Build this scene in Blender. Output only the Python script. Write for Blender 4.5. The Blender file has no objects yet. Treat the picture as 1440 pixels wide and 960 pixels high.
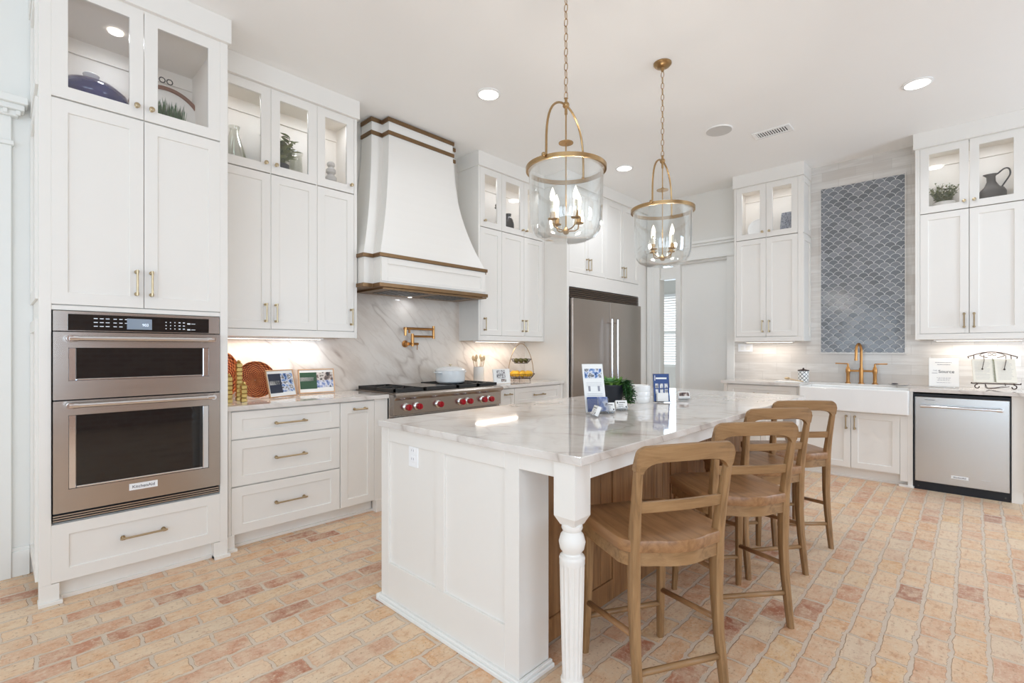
import bpy, bmesh, math, random
from mathutils import Vector, Matrix
random.seed(7)
S = bpy.context.scene
COL = S.collection
PI = math.pi

# ------------------------------------------------------------------ camera, world, light, exposure
cam_d = bpy.data.cameras.new('camera'); cam = bpy.data.objects.new('camera', cam_d); COL.objects.link(cam)
cam.location = (0, 0, 1.27); cam.rotation_euler = (PI/2, 0, math.radians(43.46))
cam_d.sensor_width = 36; cam_d.lens = 36*686/1440; cam_d.shift_y = 11/1440; cam_d.clip_start = .02
S.camera = cam
S.view_settings.view_transform = 'Standard'; S.view_settings.look = 'None'
S.view_settings.exposure = -1.28; S.view_settings.gamma = 1; S.view_settings.use_curve_mapping = False
S.cycles.max_bounces = 14; S.cycles.diffuse_bounces = 8; S.cycles.glossy_bounces = 6; S.cycles.transparent_max_bounces = 24
S.cycles.caustics_reflective = False; S.cycles.caustics_refractive = False; S.cycles.sample_clamp_indirect = 8
w = bpy.data.worlds.new('world'); S.world = w; w.use_nodes = True
w.node_tree.nodes['Background'].inputs[0].default_value = (.80, .90, 1, 1)
w.node_tree.nodes['Background'].inputs[1].default_value = 3.0

def area(name, loc, rot, sx, sy, power, col, shape='RECTANGLE', spread=PI):
    d = bpy.data.lights.new(name, 'AREA'); d.shape = shape; d.size = sx
    if shape == 'RECTANGLE': d.size_y = sy
    d.energy = power; d.color = col; d.spread = spread
    o = bpy.data.objects.new(name, d); o.location = loc; o.rotation_euler = rot; COL.objects.link(o); return o
DAY = (.755, .965, 1.17); WARM = (1.0, .90, .80); SOFT = (.91, .98, 1.07)
ROOM = dict(x0=-3.98, x1=3.4, y0=-3.4, y1=6.28, z=3.29)
# daylight entering through the windows of the wall behind the camera and of the right-hand wall
for wx, p in ((-2.1, 38), (.6, 96), (2.3, 100)):
    area('daylight_window', (wx, -3.36, 1.55), (math.radians(122), 0, 0), 1.3, 2.1, p, DAY)
for wy, p in ((-2.2, 90), (-.55, 100), (4.7, 150)):
    area('daylight_window', (3.36, wy, 1.6), (math.radians(98 if wy > 4 else 122), 0, math.radians(90)), 1.3, 2.1, p, DAY)
CANS = [(-2.79, 2.674), (-.314, 4.807), (-2.829, 4.805)]

# ------------------------------------------------------------------ materials
def lin(c):
    return tuple(((x/255)/12.92 if x/255 <= .04045 else ((x/255+.055)/1.055)**2.4) for x in c) + (1,)
class NT:
    def __init__(s, name):
        s.m = bpy.data.materials.new(name); s.m.use_nodes = True; s.t = s.m.node_tree
        s.b = s.t.nodes['Principled BSDF']; s.out = s.t.nodes['Material Output']
    def n(s, typ, **kw):
        nd = s.t.nodes.new(typ)
        for k, v in kw.items():
            if k.startswith('i_'):
                key = k[2:]; key = int(key) if key.isdigit() else key.replace('_', ' ')
                nd.inputs[key].default_value = v
            else: setattr(nd, k, v)
        return nd
    def l(s, a, b): s.t.links.new(a, b)
    def math(s, op, a, b=None, c=None):
        nd = s.n('ShaderNodeMath', operation=op)
        for i, v in enumerate((a, b, c)):
            if v is None: continue
            if isinstance(v, (int, float)): nd.inputs[i].default_value = v
            else: s.l(v, nd.inputs[i])
        return nd.outputs[0]
    def ramp(s, fac, stops, interp='LINEAR'):
        nd = s.n('ShaderNodeValToRGB'); r = nd.color_ramp; r.interpolation = interp
        while len(r.elements) < len(stops): r.elements.new(.5)
        for e, (p, c) in zip(r.elements, stops): e.position = p; e.color = c
        s.l(fac, nd.inputs[0]); return nd.outputs[0]
    def mix(s, fac, a, b, mode='MIX'):
        nd = s.n('ShaderNodeMix', data_type='RGBA', blend_type=mode)
        for i, v in ((0, fac), (6, a), (7, b)):
            if isinstance(v, (int, float)): nd.inputs[i].default_value = v
            elif isinstance(v, tuple): nd.inputs[i].default_value = v
            else: s.l(v, nd.inputs[i])
        return nd.outputs[2]
    def bump(s, h, strength=.3, dist=.01):
        nd = s.n('ShaderNodeBump'); nd.inputs['Strength'].default_value = strength; nd.inputs['Distance'].default_value = dist
        s.l(h, nd.inputs['Height']); s.l(nd.outputs[0], s.b.inputs['Normal'])
def plain(name, c, rough=.5, metal=0, spec=.5, var=.03, scale=6, coat=0):
    """paint, ceramic, metal or plastic: one colour with a faint mottling"""
    t = NT(name); col = lin(c); t.b.inputs['Roughness'].default_value = rough; t.b.inputs['Metallic'].default_value = metal
    t.b.inputs['Specular IOR Level'].default_value = spec; t.b.inputs['Coat Weight'].default_value = coat
    tc = t.n('ShaderNodeTexCoord'); nz = t.n('ShaderNodeTexNoise', i_Scale=scale, i_Detail=3.0); t.l(tc.outputs['Object'], nz.inputs['Vector'])
    d = tuple(x*(1-var) for x in col[:3])+(1,); u = tuple(min(1, x*(1+var)) for x in col[:3])+(1,)
    t.l(t.mix(nz.outputs[0], d, u), t.b.inputs['Base Color']); return t.m
M = {}
M['cab'] = plain('cabinet_paint', (234, 231, 226), .38, var=.008)
M['trim'] = plain('trim_paint', (236, 236, 233), .4, var=.006)
M['wall'] = plain('wall_paint', (229, 227, 222), .6, var=.006)
M['ceil'] = plain('ceiling_paint', (248, 247, 245), .7, var=.006)
M['inner'] = plain('cabinet_interior_paint', (236, 230, 222), .5, var=.01)
M['brass'] = plain('antique_brass', (172, 142, 102), .32, 1, var=.12, scale=40)
M['pull'] = plain('champagne_brass', (186, 168, 138), .3, 1, var=.08, scale=30)
M['faucet'] = plain('brushed_brass', (192, 142, 88), .28, 1, var=.05, scale=30)
M['hoodbrass'] = plain('aged_bronze_trim', (134, 107, 78), .42, .85, var=.18, scale=12)
M['chrome'] = plain('polished_chrome', (225, 225, 228), .12, 1, var=.02)
M['black'] = plain('black_enamel', (22, 22, 24), .3, var=.1)
M['iron'] = plain('cast_iron', (40, 38, 37), .55, var=.15, scale=60)
M['rust'] = plain('wrought_iron', (58, 36, 28), .5, .4, var=.2, scale=60)
M['white'] = plain('white_ceramic', (243, 243, 242), .12, var=.01, coat=.3)
M['enamel'] = plain('pale_grey_enamel', (228, 232, 234), .15, var=.01, coat=.4)
M['red'] = plain('red_knob', (168, 18, 34), .25, var=.05, coat=.5)
M['paper'] = plain('white_paper', (240, 240, 238), .6, var=.01)
M['navy'] = plain('navy_print', (40, 46, 66), .5, var=.15, scale=30)
M['blueprint'] = plain('blue_print', (44, 74, 132), .4, var=.1, scale=30)
M['greenprint'] = plain('green_print', (36, 74, 48), .4, var=.1, scale=30)
M['ink'] = plain('dark_ink', (52, 50, 60), .6, var=.1)
M['greyink'] = plain('grey_ink', (150, 150, 160), .6)
M['goldframe'] = plain('copper_gold_frame', (205, 165, 128), .3, .8, var=.08, scale=20)
M['gold'] = plain('hammered_gold', (196, 168, 104), .35, .9, var=.25, scale=60)
M['cobalt'] = plain('cobalt_glaze', (38, 44, 108), .12, var=.25, scale=9, coat=.6)
M['soil'] = plain('dark_soil', (60, 46, 36), .9, var=.3, scale=50)
M['leaf'] = plain('leaf_green', (104, 146, 66), .5, var=.35, scale=30)
M['leafdark'] = plain('leaf_dark_green', (54, 98, 46), .5, var=.35, scale=30)
M['leafolive'] = plain('leaf_olive', (122, 132, 82), .55, var=.3, scale=30)
M['succulent'] = plain('succulent_pale_green', (150, 190, 140), .5, var=.15, scale=20)
M['pot'] = plain('black_pot', (34, 38, 46), .4, var=.2, scale=20)
M['pitcher'] = plain('dark_pewter', (74, 70, 66), .45, .3, var=.25, scale=14)
M['glaze'] = plain('white_glaze', (232, 228, 222), .2, var=.02)
M['bubble'] = plain('pale_grey_glaze', (196, 192, 188), .25)
M['lemon'] = plain('lemon_peel', (232, 178, 40), .45, var=.12, scale=12)
M['olive'] = plain('olive_green_fruit', (92, 88, 34), .5, var=.25, scale=20)
M['spoonwood'] = plain('spoon_wood', (196, 172, 138), .6, var=.1, scale=20)
M['plastic'] = plain('white_plastic', (244, 245, 247), .3, var=.005)
M['rubber'] = plain('black_rubber', (16, 18, 26), .5, var=.1)
M['brownwood'] = plain('brown_wood_rim', (126, 82, 60), .45, var=.2, scale=20)
M['candle'] = plain('candle_sleeve', (238, 228, 208), .5, var=.02)
M['speaker'] = plain('speaker_mesh', (205, 203, 200), .8, var=.02, scale=80)
M['darkslot'] = plain('dark_slot', (60, 58, 56), .8)
M['book'] = plain('book_pages', (236, 230, 216), .7, var=.03, scale=40)
M['grille'] = plain('grille_bronze', (120, 104, 92), .35, .9, var=.08)

def emis(name, col, s):
    t = NT(name); t.b.inputs['Base Color'].default_value = (*col, 1)
    t.b.inputs['Emission Color'].default_value = (*col, 1); t.b.inputs['Emission Strength'].default_value = s
    nz = t.n('ShaderNodeTexNoise', i_Scale=3.0); t.l(t.math('MULTIPLY_ADD', nz.outputs[0], .02*s, s), t.b.inputs['Emission Strength']); return t.m
M['lamp'] = emis('lamp_diffuser', (1, .97, .92), 9)
M['bulb'] = emis('bulb_glow', (1, .86, .66), 26)
M['led'] = emis('led_strip', (1, .88, .72), 9)
M['display'] = emis('oven_display', (.24, .29, .36), .15)
M['digit'] = emis('display_digit', (.8, .9, 1), 1.6)
M['legend'] = emis('control_legend', (.7, .75, .8), .35)
M['outdoors'] = emis('bright_outdoors', (.95, .98, 1), 2.2)

def steel(name, c, rough, along):
    t = NT(name); t.b.inputs['Metallic'].default_value = 1; t.b.inputs['Roughness'].default_value = rough
    g = t.n('ShaderNodeNewGeometry'); mp = t.n('ShaderNodeMapping'); mp.inputs['Scale'].default_value = along
    nz = t.n('ShaderNodeTexNoise', i_Scale=1.0, i_Detail=2.0); t.l(g.outputs['Position'], mp.inputs[0]); t.l(mp.outputs[0], nz.inputs['Vector'])
    c = lin(c); t.l(t.mix(nz.outputs[0], tuple(x*.95 for x in c[:3])+(1,), tuple(x*1.04 for x in c[:3])+(1,)), t.b.inputs['Base Color'])
    t.l(t.math('MULTIPLY_ADD', nz.outputs[0], .06, rough-.03), t.b.inputs['Roughness'])
    return t.m
M['steel'] = steel('brushed_steel_horizontal', (184, 176, 169), .24, (3, 3, 260))
M['steelv'] = steel('brushed_steel_vertical', (178, 168, 160), .3, (260, 260, 2))
M['steeldw'] = steel('brushed_steel_dishwasher', (205, 206, 206), .26, (4, 4, 260))

def glass(name, tint, base, power, rough=.0):
    """thin clear glass: see-through with mirror reflections that grow at grazing angles"""
    t = NT(name); t.t.nodes.remove(t.b)
    tr = t.n('ShaderNodeBsdfTransparent'); tr.inputs[0].default_value = tint
    gl = t.n('ShaderNodeBsdfGlossy'); gl.inputs['Roughness'].default_value = rough; gl.inputs[0].default_value = (1, 1, 1, 1)
    lw = t.n('ShaderNodeLayerWeight'); lw.inputs[0].default_value = .5
    f = t.math('POWER', lw.outputs['Facing'], power); f = t.math('MULTIPLY_ADD', f, .7, base)
    mx = t.n('ShaderNodeMixShader'); t.l(f, mx.inputs[0]); t.l(tr.outputs[0], mx.inputs[1]); t.l(gl.outputs[0], mx.inputs[2])
    t.l(mx.outputs[0], t.out.inputs[0]); return t.m
M['glass'] = glass('cabinet_glass', (.97, .97, .97, 1), .05, 4)
M['bell'] = glass('pendant_glass', (.955, .965, .965, 1), .045, 2.2)
def bulbglass():
    t = NT('glowing_bulb_glass'); t.t.nodes.remove(t.b); tr = t.n('ShaderNodeBsdfTransparent'); em = t.n('ShaderNodeEmission'); em.inputs[0].default_value = (1, .9, .74, 1)
    nz = t.n('ShaderNodeTexNoise', i_Scale=20.0); t.l(t.math('MULTIPLY_ADD', nz.outputs[0], .3, 2.2), em.inputs[1])
    ad = t.n('ShaderNodeAddShader'); t.l(tr.outputs[0], ad.inputs[0]); t.l(em.outputs[0], ad.inputs[1]); t.l(ad.outputs[0], t.out.inputs[0]); return t.m
M['bulbglass'] = bulbglass()
M['acrylic'] = glass('clear_acrylic', (.93, .94, .95, 1), .06, 3)
M['vaseglass'] = glass('bottle_glass', (.90, .91, .88, 1), .12, 2)
def darkglass():
    t = NT('oven_black_glass'); t.b.inputs['Base Color'].default_value = (.008, .008, .009, 1); t.b.inputs['Roughness'].default_value = .04
    t.b.inputs['Specular IOR Level'].default_value = .65
    nz = t.n('ShaderNodeTexNoise', i_Scale=2.0); t.l(t.math('MULTIPLY_ADD', nz.outputs[0], .02, .03), t.b.inputs['Roughness']); return t.m
M['ovenglass'] = darkglass()

def marble(name, light, mid, dark, rough):
    t = NT(name); t.b.inputs['Roughness'].default_value = rough; t.b.inputs['Coat Weight'].default_value = .25; t.b.inputs['Coat Roughness'].default_value = .03
    g = t.n('ShaderNodeNewGeometry').outputs['Position']
    wz = t.n('ShaderNodeTexNoise', i_Scale=1.1, i_Detail=3.0); t.l(g, wz.inputs['Vector'])
    wv = t.n('ShaderNodeVectorMath', operation='MULTIPLY_ADD'); t.l(wz.outputs['Color'], wv.inputs[0]); wv.inputs[1].default_value = (.04,)*3; t.l(g, wv.inputs[2])
    ax = [Vector((.40, .62, -.62)), Vector((.1, .62, .75)), Vector((.88, -.42, .15))]
    sc = [.24, 5.0, 3.6]; outs = []
    for a, s in zip(ax, sc):
        d = t.n('ShaderNodeVectorMath', operation='DOT_PRODUCT'); t.l(wv.outputs[0], d.inputs[0]); d.inputs[1].default_value = a.normalized()
        outs.append(t.math('MULTIPLY', d.outputs['Value'], s))
    cb = t.n('ShaderNodeCombineXYZ'); [t.l(o, cb.inputs[i]) for i, o in enumerate(outs)]
    n1 = t.n('ShaderNodeTexNoise', i_Scale=1.0, i_Detail=7.0, i_Roughness=.62); t.l(cb.outputs[0], n1.inputs['Vector'])
    n2 = t.n('ShaderNodeTexNoise', i_Scale=.62, i_Detail=2.5, i_Roughness=.45); t.l(cb.outputs[0], n2.inputs['Vector'])
    n3 = t.n('ShaderNodeTexNoise', i_Scale=1.9, i_Detail=3.0, i_Roughness=.45); t.l(cb.outputs[0], n3.inputs['Vector'])
    c = t.ramp(n1.outputs[0], [(.30, lin(mid)), (.52, lin(light)), (.8, lin(light))])
    v = t.math('ABSOLUTE', t.math('SUBTRACT', n2.outputs[0], .5))
    vein = t.ramp(v, [(0, (.75, .75, .75, 1)), (.004, (.5, .5, .5, 1)), (.014, (.12, .12, .12, 1)), (.05, (0, 0, 0, 1))])
    v2 = t.math('ABSOLUTE', t.math('SUBTRACT', n3.outputs[0], .47))
    vein2 = t.ramp(v2, [(0, (.5, .5, .5, 1)), (.012, (.18, .18, .18, 1)), (.04, (0, 0, 0, 1))])
    c = t.mix(vein2, c, lin(mid)); msk = t.math('MULTIPLY', vein, t.ramp(n1.outputs[0], [(.35, (1, 1, 1, 1)), (.6, (.25, .25, .25, 1))]))
    c = t.mix(msk, c, lin(dark)); t.l(c, t.b.inputs['Base Color']); return t.m
M['marble'] = marble('quartzite_slab', (224, 219, 214), (204, 196, 189), (158, 144, 134), .07)
M['marblewall'] = marble('quartzite_splash', (232, 222, 212), (212, 198, 186), (162, 140, 124), .16)

def brickfloor():
    t = NT('reclaimed_brick_floor'); g = t.n('ShaderNodeNewGeometry').outputs['Position']
    nz = t.n('ShaderNodeTexNoise', i_Scale=11.0, i_Detail=3.0); t.l(g, nz.inputs['Vector'])
    sb = t.n('ShaderNodeVectorMath', operation='SUBTRACT'); t.l(nz.outputs['Color'], sb.inputs[0]); sb.inputs[1].default_value = (.5,)*3
    ad = t.n('ShaderNodeVectorMath', operation='MULTIPLY_ADD'); t.l(sb.outputs[0], ad.inputs[0]); ad.inputs[1].default_value = (.030,)*3; t.l(g, ad.inputs[2])
    nf = t.n('ShaderNodeTexNoise', i_Scale=45.0, i_Detail=3.0); t.l(g, nf.inputs['Vector'])
    sf = t.n('ShaderNodeVectorMath', operation='SUBTRACT'); t.l(nf.outputs['Color'], sf.inputs[0]); sf.inputs[1].default_value = (.5,)*3
    af = t.n('ShaderNodeVectorMath', operation='MULTIPLY_ADD'); t.l(sf.outputs[0], af.inputs[0]); af.inputs[1].default_value = (.010,)*3; t.l(ad.outputs[0], af.inputs[2])
    sp = t.n('ShaderNodeSeparateXYZ'); t.l(af.outputs[0], sp.inputs[0])
    cb = t.n('ShaderNodeCombineXYZ'); t.l(sp.outputs[1], cb.inputs[0]); t.l(t.math('ADD', sp.outputs[0], .0708), cb.inputs[1])
    br = t.n('ShaderNodeTexBrick', offset=.5); t.l(cb.outputs[0], br.inputs['Vector'])
    for k, v in (('Scale', 1.0), ('Mortar Size', .013), ('Mortar Smooth', 1.0), ('Brick Width', .218), ('Row Height', .1145), ('Bias', 0.0)): br.inputs[k].default_value = v
    br.inputs['Color1'].default_value = (0, 0, 0, 1); br.inputs['Color2'].default_value = (1, 1, 1, 1); br.inputs['Mortar'].default_value = (.5, .5, .5, 1)
    c = t.ramp(br.outputs['Color'], [(0, lin((222, 184, 146))), (.10, lin((206, 148, 116))), (.2, lin((228, 194, 158))), (.36, lin((222, 176, 134))), (.48, lin((230, 204, 174))),
                (.6, lin((214, 162, 126))), (.68, lin((226, 186, 138))), (.82, lin((222, 200, 174))), (.92, lin((204, 146, 116))), (.97, lin((164, 96, 72)))])
    n2 = t.n('ShaderNodeTexNoise', i_Scale=11.0, i_Detail=6.0, i_Roughness=.7); t.l(g, n2.inputs['Vector'])
    c = t.mix(t.ramp(n2.outputs[0], [(.40, (0, 0, 0, 1)), (.62, (.65, .65, .65, 1))]), c, lin((230, 208, 180)))
    c = t.mix(t.ramp(n2.outputs[0], [(.30, (.45, .45, .45, 1)), (.44, (0, 0, 0, 1))]), c, lin((190, 132, 96)))
    n4 = t.n('ShaderNodeTexNoise', i_Scale=75.0, i_Detail=4.0); t.l(g, n4.inputs['Vector'])
    c = t.mix(t.ramp(n4.outputs[0], [(.60, (0, 0, 0, 1)), (.70, (.55, .55, .55, 1))]), c, lin((146, 108, 82)))
    c = t.mix(t.ramp(n4.outputs[0], [(.32, (.5, .5, .5, 1)), (.42, (0, 0, 0, 1))]), c, lin((232, 214, 190)))
    n3 = t.n('ShaderNodeTexNoise', i_Scale=16.0, i_Detail=5.0); t.l(g, n3.inputs['Vector'])
    mort = t.mix(n3.outputs[0], lin((204, 184, 164)), lin((220, 206, 190)))
    st = t.n('ShaderNodeMapping'); st.inputs['Scale'].default_value = (46, 13, 1); t.l(g, st.inputs[0])
    n5 = t.n('ShaderNodeTexNoise', i_Scale=1.0, i_Detail=5.0, i_Roughness=.7); t.l(st.outputs[0], n5.inputs['Vector'])
    c = t.mix(t.ramp(n5.outputs[0], [(.34, (.5, .5, .5, 1)), (.46, (0, 0, 0, 1))]), c, lin((186, 132, 100)))
    c = t.mix(t.ramp(n5.outputs[0], [(.55, (0, 0, 0, 1)), (.68, (.55, .55, .55, 1))]), c, lin((232, 212, 188)))
    fac = t.math('ADD', br.outputs['Fac'], t.math('MULTIPLY', t.math('SUBTRACT', nf.outputs[0], .5), .9))
    fac = t.math('ADD', fac, t.math('MULTIPLY', t.math('SUBTRACT', n3.outputs[0], .5), 1.1))
    edge = t.math('MULTIPLY', t.ramp(fac, [(.18, (0, 0, 0, 1)), (.30, (1, 1, 1, 1)), (.44, (0, 0, 0, 1))]), t.ramp(n2.outputs[0], [(.38, (0, 0, 0, 1)), (.52, (1, 1, 1, 1))]))
    edge = t.math('MULTIPLY', edge, t.ramp(br.outputs['Fac'], [(.05, (0, 0, 0, 1)), (.2, (1, 1, 1, 1))]))
    c = t.mix(t.ramp(fac, [(.32, (0, 0, 0, 1)), (.52, (.9, .9, .9, 1))]), c, mort)
    c = t.mix(edge, c, lin((128, 94, 74)))
    t.l(c, t.b.inputs['Base Color']); t.l(t.math('MULTIPLY_ADD', n2.outputs[0], .25, .30), t.b.inputs['Roughness'])
    t.b.inputs['Specular IOR Level'].default_value = .35
    h = t.math('MULTIPLY_ADD', t.ramp(fac, [(.2, (0, 0, 0, 1)), (.5, (1, 1, 1, 1))]), -1.0, t.math('MULTIPLY', n4.outputs[0], .35)); t.bump(h, .35, .006); return t.m
M['floor'] = brickfloor()
def darkbrick():
    t = NT('brown_brick_wall'); g = t.n('ShaderNodeNewGeometry').outputs['Position']
    sp = t.n('ShaderNodeSeparateXYZ'); t.l(g, sp.inputs[0]); cb = t.n('ShaderNodeCombineXYZ'); t.l(t.math('ADD', sp.outputs[1], sp.outputs[0]), cb.inputs[0]); t.l(sp.outputs[2], cb.inputs[1])
    br = t.n('ShaderNodeTexBrick', offset=.5); t.l(cb.outputs[0], br.inputs['Vector'])
    for k, v in (('Scale', 1.0), ('Mortar Size', .008), ('Brick Width', .22), ('Row Height', .075)): br.inputs[k].default_value = v
    br.inputs['Color1'].default_value = lin((168, 128, 108)); br.inputs['Color2'].default_value = lin((188, 158, 138)); br.inputs['Mortar'].default_value = lin((196, 186, 176))
    t.l(br.outputs['Color'], t.b.inputs['Base Color']); t.b.inputs['Roughness'].default_value = .8; return t.m
M['brickwall'] = darkbrick()
def tilewall():
    t = NT('marble_subway_tile'); g = t.n('ShaderNodeNewGeometry').outputs['Position']
    sp = t.n('ShaderNodeSeparateXYZ'); t.l(g, sp.inputs[0]); cb = t.n('ShaderNodeCombineXYZ'); t.l(sp.outputs[0], cb.inputs[0]); t.l(t.math('ADD', sp.outputs[2], -.014), cb.inputs[1])
    br = t.n('ShaderNodeTexBrick', offset=.5); t.l(cb.outputs[0], br.inputs['Vector'])
    for k, v in (('Scale', 1.0), ('Mortar Size', .0016), ('Mortar Smooth', .1), ('Brick Width', .305), ('Row Height', .1)): br.inputs[k].default_value = v
    br.inputs['Color1'].default_value = (0, 0, 0, 1); br.inputs['Color2'].default_value = (1, 1, 1, 1)
    mp = t.n('ShaderNodeMapping'); mp.inputs['Scale'].default_value = (2, 2, 16); t.l(g, mp.inputs[0])
    nz = t.n('ShaderNodeTexNoise', i_Scale=1.6, i_Detail=5.0); t.l(mp.outputs[0], nz.inputs['Vector'])
    a = t.ramp(br.outputs['Color'], [(0, lin((226, 223, 219))), (.6, lin((222, 219, 215))), (.8, lin((208, 202, 196))), (1, lin((214, 210, 206)))])
    c = t.mix(t.ramp(nz.outputs[0], [(.4, (.55, .55, .55, 1)), (.62, (0, 0, 0, 1))]), a, lin((200, 194, 188)))
    c = t.mix(br.outputs['Fac'], c, lin((196, 192, 187))); t.l(c, t.b.inputs['Base Color'])
    t.b.inputs['Roughness'].default_value = .16; t.bump(t.math('MULTIPLY', br.outputs['Fac'], -1), .25, .003); return t.m
M['tile'] = tilewall()
def fishscale():
    t = NT('fish_scale_mosaic'); g = t.n('ShaderNodeNewGeometry').outputs['Position']
    sp = t.n('ShaderNodeSeparateXYZ'); t.l(g, sp.inputs[0])
    x = t.math('DIVIDE', sp.outputs[0], .0445); v = t.math('DIVIDE', sp.outputs[2], .0415)
    j = t.math('FLOOR', v); f = t.math('SUBTRACT', v, j)
    s = t.math('ADD', t.math('ADD', x, t.math('FLOORED_MODULO', j, 2)), 101.0)
    dx = t.math('ABSOLUTE', t.math('SUBTRACT', t.math('FLOORED_MODULO', s, 2), 1))
    d = t.math('SQRT', t.math('ADD', t.math('MULTIPLY', dx, dx), t.math('MULTIPLY', f, f)))
    e = t.math('ABSOLUTE', t.math('SUBTRACT', d, 1))
    line = t.ramp(e, [(0, (1, 1, 1, 1)), (.035, (1, 1, 1, 1)), (.065, (0, 0, 0, 1))])
    inside = t.math('LESS_THAN', d, 1.0)
    row = t.math('SUBTRACT', t.math('ADD', j, 1.0), inside); idx = t.math('FLOOR', t.math('MULTIPLY', t.math('ADD', t.math('ADD', x, t.math('FLOORED_MODULO', row, 2)), 101.0), .5))
    cb = t.n('ShaderNodeCombineXYZ'); t.l(row, cb.inputs[0]); t.l(idx, cb.inputs[1])
    wn = t.n('ShaderNodeTexWhiteNoise'); t.l(cb.outputs[0], wn.inputs['Vector'])
    c = t.ramp(wn.outputs['Value'], [(0, lin((112, 116, 121))), (.5, lin((127, 131, 137))), (1, lin((142, 146, 151)))])
    c = t.mix(line, c, lin((206, 207, 208))); t.l(c, t.b.inputs['Base Color'])
    t.l(t.math('MULTIPLY_ADD', line, .4, .10), t.b.inputs['Roughness'])
    nz = t.n('ShaderNodeTexNoise', i_Scale=22.0, i_Detail=1.0); t.l(g, nz.inputs['Vector'])
    dome = t.ramp(e, [(0, (0, 0, 0, 1)), (.12, (.8, .8, .8, 1)), (.5, (1, 1, 1, 1))])
    t.bump(t.math('MULTIPLY_ADD', nz.outputs[0], 1.2, dome), .35, .003); return t.m
M['scale'] = fishscale()
def wood(name, a, b, c3, axis, scale, rough, obj=True):
    t = NT(name); tc = t.n('ShaderNodeTexCoord')
    src = tc.outputs['Object'] if obj else t.n('ShaderNodeNewGeometry').outputs['Position']
    mp = t.n('ShaderNodeMapping'); mp.inputs['Scale'].default_value = axis; t.l(src, mp.inputs[0])
    nz = t.n('ShaderNodeTexNoise', i_Scale=scale, i_Detail=5.0, i_Roughness=.6); nz.inputs['Distortion'].default_value = .6; t.l(mp.outputs[0], nz.inputs['Vector'])
    n2 = t.n('ShaderNodeTexNoise', i_Scale=3.0, i_Detail=2.0); t.l(src, n2.inputs['Vector'])
    c = t.ramp(nz.outputs[0], [(.32, lin(c3)), (.48, lin(a)), (.68, lin(b))])
    c = t.mix(t.math('MULTIPLY', n2.outputs[0], .3), c, lin(a)); t.l(c, t.b.inputs['Base Color']); t.b.inputs['Roughness'].default_value = rough
    t.bump(nz.outputs[0], .06, .002); return t.m
STO = ((150, 115, 77), (168, 132, 92), (120, 90, 58))
M['woodv'] = wood('stool_oak_upright', *STO, (14, 14, 1.2), 3, .42)
M['woodx'] = wood('stool_oak_across', *STO, (1.2, 14, 14), 3, .42)
M['woody'] = wood('stool_oak_along', (150, 109, 72), (168, 126, 86), (124, 88, 56), (14, 1.4, 14), 2.4, .36)
M['plank'] = wood('island_oak_planks', (138, 98, 60), (160, 118, 76), (108, 74, 42), (12, 12, 1.0), 2.6, .5, obj=False)
def wicker():
    t = NT('woven_rattan'); tc = t.n('ShaderNodeTexCoord'); sp = t.n('ShaderNodeSeparateXYZ'); t.l(tc.outputs['Object'], sp.inputs[0])
    r = t.math('SQRT', t.math('ADD', t.math('MULTIPLY', sp.outputs[0], sp.outputs[0]), t.math('MULTIPLY', sp.outputs[1], sp.outputs[1])))
    an = t.math('ARCTAN2', sp.outputs[1], sp.outputs[0])
    ring = t.math('SINE', t.math('MULTIPLY', r, 420)); ray = t.math('SINE', t.math('MULTIPLY', an, 18))
    wv = t.math('MULTIPLY', ring, ray); nz = t.n('ShaderNodeTexNoise', i_Scale=30.0); t.l(tc.outputs['Object'], nz.inputs['Vector'])
    f = t.math('ADD', t.math('MULTIPLY', wv, .42), t.math('MULTIPLY_ADD', nz.outputs[0], .5, .25))
    t.l(t.ramp(f, [(.25, lin((96, 34, 12))), (.5, lin((176, 84, 40))), (.8, lin((216, 142, 86)))]), t.b.inputs['Base Color'])
    t.b.inputs['Roughness'].default_value = .5; t.bump(wv, .6, .004); return t.m
M['wicker'] = wicker()
def photo(name, cols, sc=(6, 6, 6)):
    """a small printed photograph, unreadable at this size: blotches of its colours"""
    t = NT(name); tc = t.n('ShaderNodeTexCoord'); mp = t.n('ShaderNodeMapping'); mp.inputs['Scale'].default_value = sc; t.l(tc.outputs['Object'], mp.inputs[0])
    vz = t.n('ShaderNodeTexNoise', i_Scale=5.0, i_Detail=3.0); t.l(mp.outputs[0], vz.inputs['Vector'])
    st = [(.3+.4*i/(len(cols)-1), lin(c)) for i, c in enumerate(cols)]
    t.l(t.ramp(vz.outputs[0], st), t.b.inputs['Base Color']); t.b.inputs['Roughness'].default_value = .3; return t.m
M['ph_crowd'] = photo('printed_group_photo', [(40, 60, 100), (90, 130, 190), (225, 228, 235), (60, 60, 70), (240, 240, 240)])
M['ph_room'] = photo('printed_room_photo', [(50, 44, 44), (130, 110, 104), (220, 214, 208), (70, 62, 60)])
M['ph_grey'] = photo('printed_grey_photo', [(70, 68, 70), (150, 148, 150), (230, 230, 230), (110, 100, 100)])
M['ph_sky'] = photo('printed_blue_photo', [(40, 60, 110), (120, 140, 190), (220, 222, 230), (60, 64, 90)])
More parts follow.
